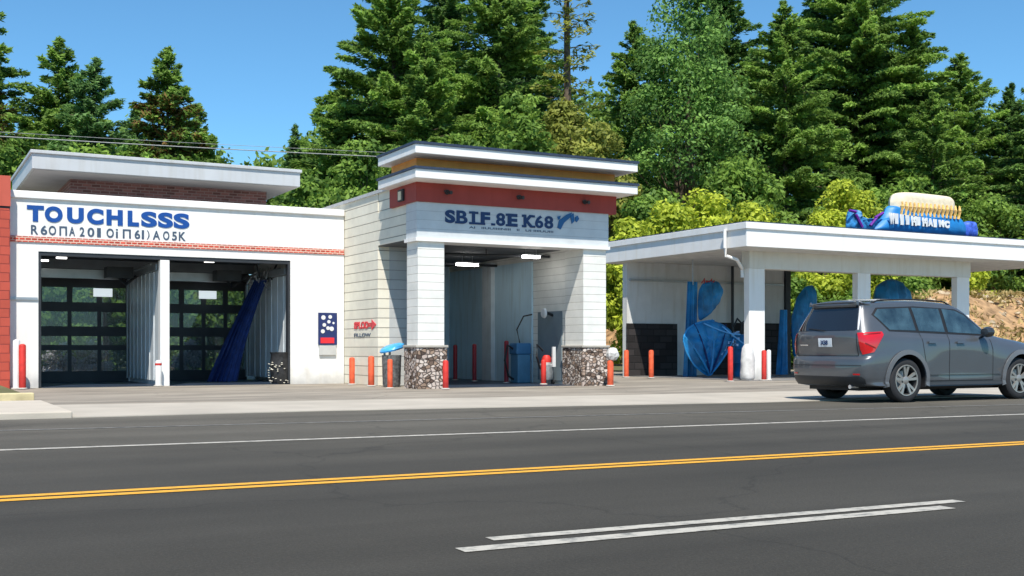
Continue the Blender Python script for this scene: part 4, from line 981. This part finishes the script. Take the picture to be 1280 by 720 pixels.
    # wheels
    for x in (0, WB):
        for s in (-1, 1):
            yo = .925 * s; yi = .69 * s
            P = lambda r, q: (r, yi + (yo - yi) * q)
            w0 = bpy.data.objects.new('wheel', None); C.objects.link(w0); w0.parent = t; w0.location = (x, 0, RA)
            def wp_(name, b, m, smooth=True):
                o = put(name, b, m, w0, smooth); return o
            wp_('tyre', MB().lathe([P(.265, .02), P(.30, 0), P(.345, .02), P(.368, .12), P(RA, .3), P(RA, .7), P(.368, .88), P(.345, .97), P(.30, 1.0), P(.268, .97), P(.262, .9)], 56, 'y', caps=(0, 0)), tyre)
            wp_('rim_barrel', MB().lathe([P(.268, .96), P(.262, .985), P(.25, .97), P(.235, .8), P(.23, .25), P(.05, .22)], 48, 'y', caps=(0, 1)), mat('dark_alloy', (.06, .06, .062), .45, metal=.6))
            b = MB()
            b.lathe([P(.266, .955), P(.262, 1.0), P(.244, .995), P(.242, .94)], 48, 'y', caps=(0, 0))
            b.lathe([P(.065, .8), P(.07, .9), P(.05, .95), P(.01, .96)], 20, 'y')
            for k in range(5):
                for dd in (-.20, .20):
                    a0 = R(72 * k + 90) + dd * .35; a1 = R(72 * k + 90) + dd
                    for (ra, rb, wa, wb_) in ((.05, .25, .018, .024),):
                        d0 = Vector((math.cos(a0), math.sin(a0))) * ra; d1 = Vector((math.cos(a1), math.sin(a1))) * rb
                        n_ = Vector((-(d1 - d0).y, (d1 - d0).x)).normalized(); i = len(b.v)
                        for (pt, ww, ya, yb3) in ((d0, wa, .78, .9), (d1, wb_, .82, .97)):
                            for (sg, q) in ((-1, ya), (1, ya), (1, yb3), (-1, yb3)):
                                e = pt + n_ * ww * sg; b.v.append((e.x, yi + (yo - yi) * q, e.y))
                        b.f += [(i, i + 1, i + 2, i + 3), (i + 7, i + 6, i + 5, i + 4)] + [(i + j, i + 4 + j, i + 4 + (j + 1) % 4, i + (j + 1) % 4) for j in range(4)]
            wp_('spokes', b, alloy)
            wp_('brake_disc', MB().lathe([(.16, yi + (yo - yi) * .45), (.16, yi + (yo - yi) * .5)], 24, 'y'), grey_metal)
    return t
car()

# ================================================================= TREES
def leaf_mesh(name, cen, nrm, size, tint_, aspect=.55, along=None):
    n = len(cen); nrm = nrm / (np.linalg.norm(nrm, axis=1, keepdims=True) + 1e-9)
    r = rng.normal(size=(n, 3)); a = np.cross(nrm, r) if along is None else along - nrm * (along * nrm).sum(1, keepdims=True); a /= (np.linalg.norm(a, axis=1, keepdims=True) + 1e-9)
    b = np.cross(nrm, a); s = size[:, None]
    v = np.empty((n, 4, 3)); v[:, 0] = cen - a * s; v[:, 1] = cen - b * s * aspect + a * s * .1; v[:, 2] = cen + a * s; v[:, 3] = cen + b * s * aspect + a * s * .1
    v[:, 2] += nrm * s * .25; v[:, 0] += nrm * s * -.12
    me = bpy.data.meshes.new(name); me.vertices.add(n * 4); me.vertices.foreach_set('co', v.ravel().astype(np.float32))
    me.loops.add(n * 4); me.loops.foreach_set('vertex_index', np.arange(n * 4, dtype=np.int32))
    me.polygons.add(n); me.polygons.foreach_set('loop_start', np.arange(0, n * 4, 4, dtype=np.int32)); me.polygons.foreach_set('loop_total', np.full(n, 4, dtype=np.int32))
    at_ = me.attributes.new('tint', 'FLOAT', 'FACE'); at_.data.foreach_set('value', np.clip(tint_, 0, 1).astype(np.float32))
    me.update(); me.validate(); return me
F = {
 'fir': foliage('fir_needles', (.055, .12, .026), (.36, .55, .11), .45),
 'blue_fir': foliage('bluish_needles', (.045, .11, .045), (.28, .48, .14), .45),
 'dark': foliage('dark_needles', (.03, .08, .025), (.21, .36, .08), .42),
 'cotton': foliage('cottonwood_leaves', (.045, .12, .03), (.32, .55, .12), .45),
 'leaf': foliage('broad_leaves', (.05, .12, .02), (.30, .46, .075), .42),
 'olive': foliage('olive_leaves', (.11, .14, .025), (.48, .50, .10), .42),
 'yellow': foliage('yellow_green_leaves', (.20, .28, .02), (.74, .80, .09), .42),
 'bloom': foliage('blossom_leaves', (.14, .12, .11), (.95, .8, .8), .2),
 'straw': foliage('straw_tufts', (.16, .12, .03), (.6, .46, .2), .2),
}
def conifer(X, Y, z0, H, Rad, m, label, seed, dens=1., bare=0., droop=.25, leaf=.2, brown=None, group='conifers behind the car wash'):
    g = np.random.default_rng(seed)
    t = thing('fir_tree', label, 'tree', (X, Y, z0), group)
    tr = .012 * H
    lean = g.normal(0, .012 * H, 2)
    spine = lambda q: (X + lean[0] * q, Y + lean[1] * q, z0 + H * q)
    b = MB().tube([spine(q) for q in np.linspace(0, .985, 9)], [tr * (1 - q) ** .8 + .02 for q in np.linspace(0, .985, 9)], 8)
    CE, NO, SI, TI, AL = [], [], [], [], []; BR = MB()
    nb = int(H * 15 * dens); base_q = .06 + bare
    for k in range(nb):
        q = base_q + (1 - base_q) * (k + g.random()) / nb; q = min(q, .985)
        L = Rad * 1.5 * (1 - math.exp(-2.4 * (1 - q))) * g.choice([g.uniform(.35, .8), g.uniform(.8, 1.12)]) + .06
        if q < base_q + .08: L *= .8
        az = g.uniform(0, 2 * math.pi); el = .05 + .75 * q ** 1.5 + g.normal(0, .10)
        d = np.array([math.cos(az) * math.cos(el), math.sin(az) * math.cos(el), math.sin(el)])
        o = np.array(spine(q)); side = np.array([-math.sin(az), math.cos(az), 0])
        sl = lambda tt: o + d * L * tt - np.array([0, 0, 1]) * (droop * L * tt ** 2)
        BR.tube([tuple(sl(0)), tuple(sl(.5)), tuple(sl(.95))], [.035 * (1 - q) + .015, .02, .006], 4)
        n = int((22 + 62 * L) * dens); n = max(n, 16)
        tt = g.random(n) ** .62
        wdt = L * .21 * (1.1 - tt) + .05
        lat = g.uniform(-1, 1, n) * wdt
        P = o + np.outer(tt, d * L) - np.outer(droop * L * tt ** 2, [0, 0, 1]) + np.outer(lat, side) + g.normal(0, .045, (n, 3))
        P[:, 2] -= np.abs(lat) * .45 + g.random(n) ** 2 * .22; AL.append(d * .9 + np.outer(np.sign(lat), side) * .55 + np.array([0, 0, -.35]) + g.normal(0, .35, (n, 3)))
        CE.append(P); NO.append(np.array([0, 0, .8]) + d * .5 + g.normal(0, .55, (n, 3)))
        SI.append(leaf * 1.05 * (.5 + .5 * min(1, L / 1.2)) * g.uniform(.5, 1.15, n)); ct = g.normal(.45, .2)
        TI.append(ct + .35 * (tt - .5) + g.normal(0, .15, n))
    tro = b.build('trunk', bark, t, smooth=True); BR.build('limbs', bark, tro)
    AL = np.concatenate(AL); CE = np.concatenate(CE); NO = np.concatenate(NO); SI = np.concatenate(SI); TI = np.concatenate(TI)
    if brown is not None:
        sel = (np.abs(CE[:, 2] - (z0 + H * brown)) < H * .11) & (np.hypot(CE[:, 0] - X, CE[:, 1] - Y) < Rad * .6) & (g.random(len(CE)) < .42)
        me = leaf_mesh('dead_needles', CE[sel], NO[sel], SI[sel], TI[sel], .32, AL[sel]); link('dead_needles', me, foliage_brown, t)
        CE, NO, SI, TI, AL = CE[~sel], NO[~sel], SI[~sel], TI[~sel], AL[~sel]
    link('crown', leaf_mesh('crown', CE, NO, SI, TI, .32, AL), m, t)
    return t
foliage_brown = foliage('dead_brown_needles', (.07, .035, .012), (.3, .19, .06))
def broadleaf(X, Y, z0, H, rx, m, label, seed, nl=60, leaf=.17, name='leafy_tree', cat='tree', zlo=.25, rz=None, per=190, group='leafy trees behind the car wash', cr_=None, gap=.0):
    g = np.random.default_rng(seed)
    t = thing(name, label, cat, (X, Y, z0), group)
    zc = z0 + H * (1 + zlo) / 2; rzz = H * (1 - zlo) / 2
    b = MB().tube([(X, Y, z0), (X + .1, Y, z0 + H * .3), (X, Y + .1, z0 + H * .8)], [.02 * H + .03, .014 * H + .02, .02], 8)
    CE, NO, SI, TI = [], [], [], []
    for k in range(nl):
        while True:
            p = g.uniform(-1, 1, 3); r = np.linalg.norm(p)
            if .25 < r < 1: break
        p = p / r * r ** .55
        wz = 1 - .35 * max(0, p[2])
        c = np.array([X + p[0] * rx * wz * .86, Y + p[1] * rx * wz * .86, zc + p[2] * rzz * .88])
        rr = (cr_ or (.30 * min(rx, rzz) + .2)) * g.uniform(.6, 1.2)
        if k % 3 == 0: b.tube([(X, Y, z0 + H * .3), tuple((c + np.array([X, Y, z0 + H * .3])) / 2 + np.array([0, 0, .3])), tuple(c)], [.01 * H + .01, .03, .01], 4)
        n = int(per * g.uniform(.7, 1.2)); u = g.normal(size=(n, 3)); u /= np.linalg.norm(u, axis=1, keepdims=True)
        rad = rr * g.random(n) ** .4; P = c + u * rad[:, None] * np.array([1, 1, .75])
        CE.append(P); NO.append(u + np.array([0, 0, .35]) + g.normal(0, .5, (n, 3))); SI.append(leaf * g.uniform(.5, 1.15, n))
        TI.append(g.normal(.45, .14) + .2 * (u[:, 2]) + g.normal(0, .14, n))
    tro = b.build('trunk', bark, t, smooth=True)
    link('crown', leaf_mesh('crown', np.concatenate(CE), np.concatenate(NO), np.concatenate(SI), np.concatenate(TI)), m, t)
    return t
def tree_at(u, Y, topv, hw, z0=0.):
    X, _, z = at(u, topv, Y); d = depth(X, Y)
    return X, z - z0, hw * d / FPX
def con(u, Y, topv, hw, m, label, seed, z0=0, **k):
    X, H, r = tree_at(u, Y, topv, hw, z0); return conifer(X, Y, z0, H, r, F[m], label, seed, **k)
def bro(u, Y, topv, hw, m, label, seed, z0=0, **k):
    X, H, r = tree_at(u, Y, topv, hw, z0); return broadleaf(X, Y, z0, H, r, F[m], label, seed, **k)

con(-22, 62, -25, 78, 'fir', 'fir at the far left edge with only its right branches in the picture', 1, brown=.6)
con(72, 66, 44, 92, 'fir', 'tall fir above the red pier, taller of the close pair at the left', 2)
con(108, 62, 70, 80, 'blue_fir', 'slightly shorter fir on the right of the close pair at the left', 3)
con(212, 60, 56, 76, 'fir', 'lone pointed fir with brown dead needles above the white building roof', 4, brown=.72, dens=1.1)
con(172, 72, 132, 50, 'blue_fir', 'short fir peeping out on the left of the lone pointed fir', 5)
con(250, 74, 128, 52, 'fir', 'short fir close behind the right side of the lone pointed fir', 51)
con(367, 66, 152, 34, 'blue_fir', 'small thin fir just right of the open sky above the flat roof', 6)
con(425, 64, 98, 80, 'fir', 'mid height fir at the left foot of the tall firs over the tower', 7)
con(497, 62, -70, 108, 'fir', 'very tall fir left of the tower, its left branches against the open sky', 8, dens=1.1, leaf=.22)
con(562, 70, -120, 95, 'dark', 'very tall dark fir second from the left of the tall group', 9, leaf=.22)
con(625, 62, -110, 100, 'fir', 'very tall fir straight above the left part of the tower roof', 10, dens=1.05, leaf=.22)
con(712, 58, -190, 52, 'olive', 'sparse tall tree with a bare trunk showing against the sky above the tower', 11, dens=.27, bare=.3)
bro(645, 54, 110, 56, 'leaf', 'rounded mid green tree directly behind the tower roof', 12, nl=80)
bro(580, 56, 150, 56, 'leaf', 'rounded green tree behind the left part of the tower roof', 13, nl=80)
bro(748, 52, 140, 52, 'olive', 'olive green tree behind the right end of the tower roof', 14, nl=75)
bro(705, 56, 110, 45, 'olive', 'narrow olive tree beneath the bare trunk behind the tower', 15, nl=60)
bro(455, 54, 170, 60, 'leaf', 'low green tree between the white building and the tower roof', 16, nl=60)
bro(400, 50, 196, 52, 'leaf', 'low yellowish green tree at the right end of the flat raised roof', 17, nl=55)
bro(860, 60, -60, 92, 'cotton', 'tall airy cottonwood with small bluish leaves right of the tower', 18, nl=190, leaf=.16, per=200, zlo=.02, cr_=1.35)
con(985, 58, -4, 95, 'fir', 'fir between the airy cottonwood and the biggest fir on the right', 19)
con(1080, 62, -160, 112, 'fir', 'biggest fir on the right, its top out of the picture', 20, dens=1.15, leaf=.22)
con(1035, 66, -60, 85, 'dark', 'dark tall fir close on the left of the biggest fir', 21)
con(1200, 60, 66, 98, 'fir', 'pointed fir standing on the right of the biggest fir', 22)
con(1165, 54, 112, 78, 'fir', 'shorter fir behind the cream and blue roof sign', 23)
con(1262, 58, 100, 74, 'dark', 'dark fir by the right edge of the picture', 24)
con(1300, 52, 45, 60, 'dark', 'very dark fir cut by the right edge of the picture', 25)
con(905, 66, -70, 90, 'dark', 'tall dark fir behind the right side of the airy cottonwood', 31, leaf=.22)
con(790, 70, 20, 80, 'fir', 'fir between the bare trunk tree and the airy cottonwood', 32)
con(940, 64, 60, 85, 'blue_fir', 'mid height fir between the airy cottonwood and the fir beside the biggest one', 33)
con(1135, 60, 20, 88, 'fir', 'fir on the right shoulder of the biggest fir', 34)
con(668, 68, -60, 70, 'blue_fir', 'slim tall fir just left of the bare trunk above the tower', 35)
con(535, 58, 40, 90, 'fir', 'fir in front of the tall group, above the left end of the tower roof', 36)
bro(930, 50, 195, 70, 'leaf', 'mid green tree behind the yellow shrubs left of the roof sign', 26, nl=80)
bro(1130, 50, 215, 60, 'leaf', 'mid green bush like tree right behind the roof sign', 27, nl=70)
bro(1230, 50, 235, 55, 'leaf', 'green tree above the right part of the canopy roof', 28, nl=65)
bro(815, 48, 225, 55, 'leaf', 'green tree in the gap between the tower and the canopy', 29, nl=60)
G = 'yellow green shrubs behind the canopy'
for i, (u, Y, v, hw, lab) in enumerate([
    (785, 37, 262, 42, 'bright yellow green shrub nearest the tower, in the gap before the canopy'),
    (835, 38, 240, 48, 'bright yellow green shrub second from the tower above the canopy roof'),
    (880, 38, 228, 44, 'bright yellow green shrub third from the tower, tallest left of the canopy corner'),
    (940, 38, 238, 44, 'bright yellow green shrub right above the front corner of the canopy roof'),
    (1062, 40, 200, 58, 'tall bright yellow green shrub left of the roof sign'),
    (1030, 40, 245, 40, 'small bright yellow green shrub between the corner of the canopy and the roof sign')]):
    bro(u, Y, v, hw, 'yellow', lab, 40 + i, name='yellow_shrub', cat='shrub', zlo=.02, nl=60, per=200, leaf=.13, group=G)
for i, (u, Y, v, hw, lab) in enumerate([
    (1000, 39, 345, 45, 'green shrub seen under the canopy through its second bay'),
    (1140, 39, 340, 45, 'green shrub seen under the canopy through its third bay'),
    (1060, 37, 350, 40, 'green shrub seen under the canopy behind its second column')]):
    bro(u, Y, v, hw, 'leaf', lab, 50 + i, name='shrub', cat='shrub', zlo=.0, nl=40, per=170, leaf=.13, group='green shrubs seen through the canopy')
bro(1225, 38, 325, 24, 'yellow', 'yellow green shrub on the dry bank right of the third canopy column', 60, name='yellow_shrub', cat='shrub', zlo=0, nl=30, leaf=.12, group=G, z0=.6)
for i, (u, Y, v, hw) in enumerate([(60, 41, 345, 60), (130, 40, 350, 55), (235, 40, 345, 60), (300, 42, 348, 50)]):
    bro(u, Y, v, hw, 'leaf', ['green bush seen through the left part of the left bay door', 'green bush seen through the right part of the left bay door', 'green bush seen through the middle of the right bay door', 'green bush seen through the right bay door behind the curtain'][i], 70 + i, name='shrub', cat='shrub', zlo=0, nl=35, per=150, leaf=.14, group='bushes behind the bay doors')
for i, (u, lab) in enumerate([(75, 'pink blossoming low shrub in the bottom panes of the left bay door, left'), (115, 'pink blossoming low shrub in the bottom panes of the left bay door, right'), (240, 'pink blossoming low shrub in the bottom panes of the right bay door')]):
    bro(u, 35.2, 425, 22, 'bloom', lab, 80 + i, name='blossom_shrub', cat='shrub', zlo=0, nl=16, per=110, leaf=.06, group='blossoming shrubs behind the bay doors', cr_=.25)
bro(20, 48, 172, 60, 'leaf', 'low leafy tree at the far left above the red pier', 61, nl=60)
bro(120, 50, 178, 80, 'leaf', 'low leafy tree behind the left half of the flat raised roof', 62, nl=70)
bro(215, 50, 190, 70, 'leaf', 'low leafy tree behind the middle of the flat raised roof', 63, nl=60)

# far wood that reads as one mass
prof = [(-120, 150), (0, 150), (130, 160), (250, 175), (285, 205), (350, 205), (380, 180), (450, 110), (520, 70), (640, 60), (720, 120), (790, 130), (860, 60), (1000, 50), (1110, 60), (1180, 120), (1280, 150), (1400, 120)]
Yw = 82
g = np.random.default_rng(5); N = 150000
uu = g.uniform(-120, 1400, N); tv = np.interp(uu, [p[0] for p in prof], [p[1] for p in prof]) + 10 * np.sin(uu * .11) + 8 * np.sin(uu * .31)
rr = (uu - 640) / FPX; ra_ = (SY + CY * rr) / (CY - SY * rr); yy = Yw + g.uniform(-3, 4, N) + 2 * np.sin(uu * .05)
XX = ra_ * Yw; D = SY * XX + CY * Yw; zt = HC + (435 - tv) * D / FPX; zz = zt * (1 - g.random(N) ** 1.3 * .9) * (1 - .06 * g.random(N))
cl = .5 + .28 * np.sin(XX * 1.3 + zz * .8) * np.cos(zz * 1.5 - XX * .5)
me = leaf_mesh('wood', np.stack([XX, yy + 1.2 * np.sin(XX * 1.1) * np.sin(zz), zz], 1), g.normal(0, .7, (N, 3)) + np.array([0, -.6, .5]), g.uniform(.14, .32, N), cl * .8 + g.normal(0, .12, N))
o = link('wood', me, F['fir']); o['kind'] = 'stuff'; o['label'] = 'dense far wood of evergreens behind the single trees'; o['category'] = 'wood'
# dry tufts and stones on the bank
def bank_z(x, y):
    s = np.clip((x - 36) / 7, 0, 1); s = s * s * (3 - 2 * s); t = np.clip((y - 31.5) / 6.5, 0, 1); return 3.5 * s * t * t * (3 - 2 * t)
n_ = 14000; xs_ = g.uniform(38, 66, n_); ys_ = g.uniform(31.6, 40, n_); keep = np.sin(xs_ * 1.7 + ys_) + np.sin(ys_ * 2.9 - xs_ * .8) + g.normal(0, .8, n_) > .3
xs_, ys_ = xs_[keep], ys_[keep]; n_ = len(xs_)
me = leaf_mesh('dry_grass', np.stack([xs_, ys_, bank_z(xs_, ys_) + g.uniform(0, .22, n_)], 1), g.normal(0, 1, (n_, 3)) * np.array([1, 1, .4]), g.uniform(.08, .2, n_), .5 + .3 * np.sin(xs_ * 2.1) + g.normal(0, .25, n_), .35)
o = link('dry_grass', me, F['straw']); tag(o, 'dry straw coloured grass tufts on the bank at the right', 'grass', kind='stuff')
b = MB(); 
for k in range(260):
    x = random.uniform(41, 62); y = random.uniform(32, 38); s = min(1, max(0, (x - 36) / 7)); s = s * s * (3 - 2 * s); t = min(1, max(0, (y - 31.5) / 6.5)); t = t * t * (3 - 2 * t); r = random.uniform(.05, .22)
    b.lathe([(r * .5, -r * .5), (r, 0), (r * .6, r * .5), (r * .1, r * .65)], 6, 'z', (x, y, 3.5 * s * t))
for i, v in enumerate(b.v): b.v[i] = tuple(c + random.uniform(-.03, .03) for c in v)
o = b.build('stones', mat('bank_stones', (.42, .33, .22), .9, var=.4, scale=3)); tag(o, 'loose stones scattered over the dry bank at the right', 'stones', kind='stuff')

# overhead wires
pp = Vector(at(0, 168, 46)).lerp(Vector(at(490, 194, 46)), 1.3)
t = thing('utility_pole', 'wooden pole hidden behind the tower roof that ends the overhead wires', 'pole', (pp.x, pp.y, 0))
MB().tube([(pp.x, pp.y, 0), (pp.x, pp.y, pp.z + .1)], [.16, .11], 10).build('mast', bark, t, smooth=True)
MB().box(pp.x - .05, pp.x + .05, pp.y - .7, pp.y + .7, pp.z - .5, pp.z - .38).build('crossarm', bark, t)
for i, (v0, v1, lab) in enumerate(((170.5, 196.5, 'lower pale overhead wire crossing the sky behind the flat raised roof'), (165, 191, 'upper thin overhead wire crossing the sky behind the flat raised roof'))):
    A, B_ = Vector(at(0, v0, 46)), Vector(at(490, v1, 46)); d = (B_ - A)
    pts = []
    for k in range(30):
        q = -2.2 + 3.5 * k / 29; p = A + d * q; p.z += .12 * (q - .5) ** 2 - .03
        pts.append(tuple(p))
    tag(MB().tube(pts, .02 if i == 0 else .009, 5).build('overhead_wire', mat('pale_cable', (.34, .34, .33), .6)), lab, 'wire', 'overhead wires')
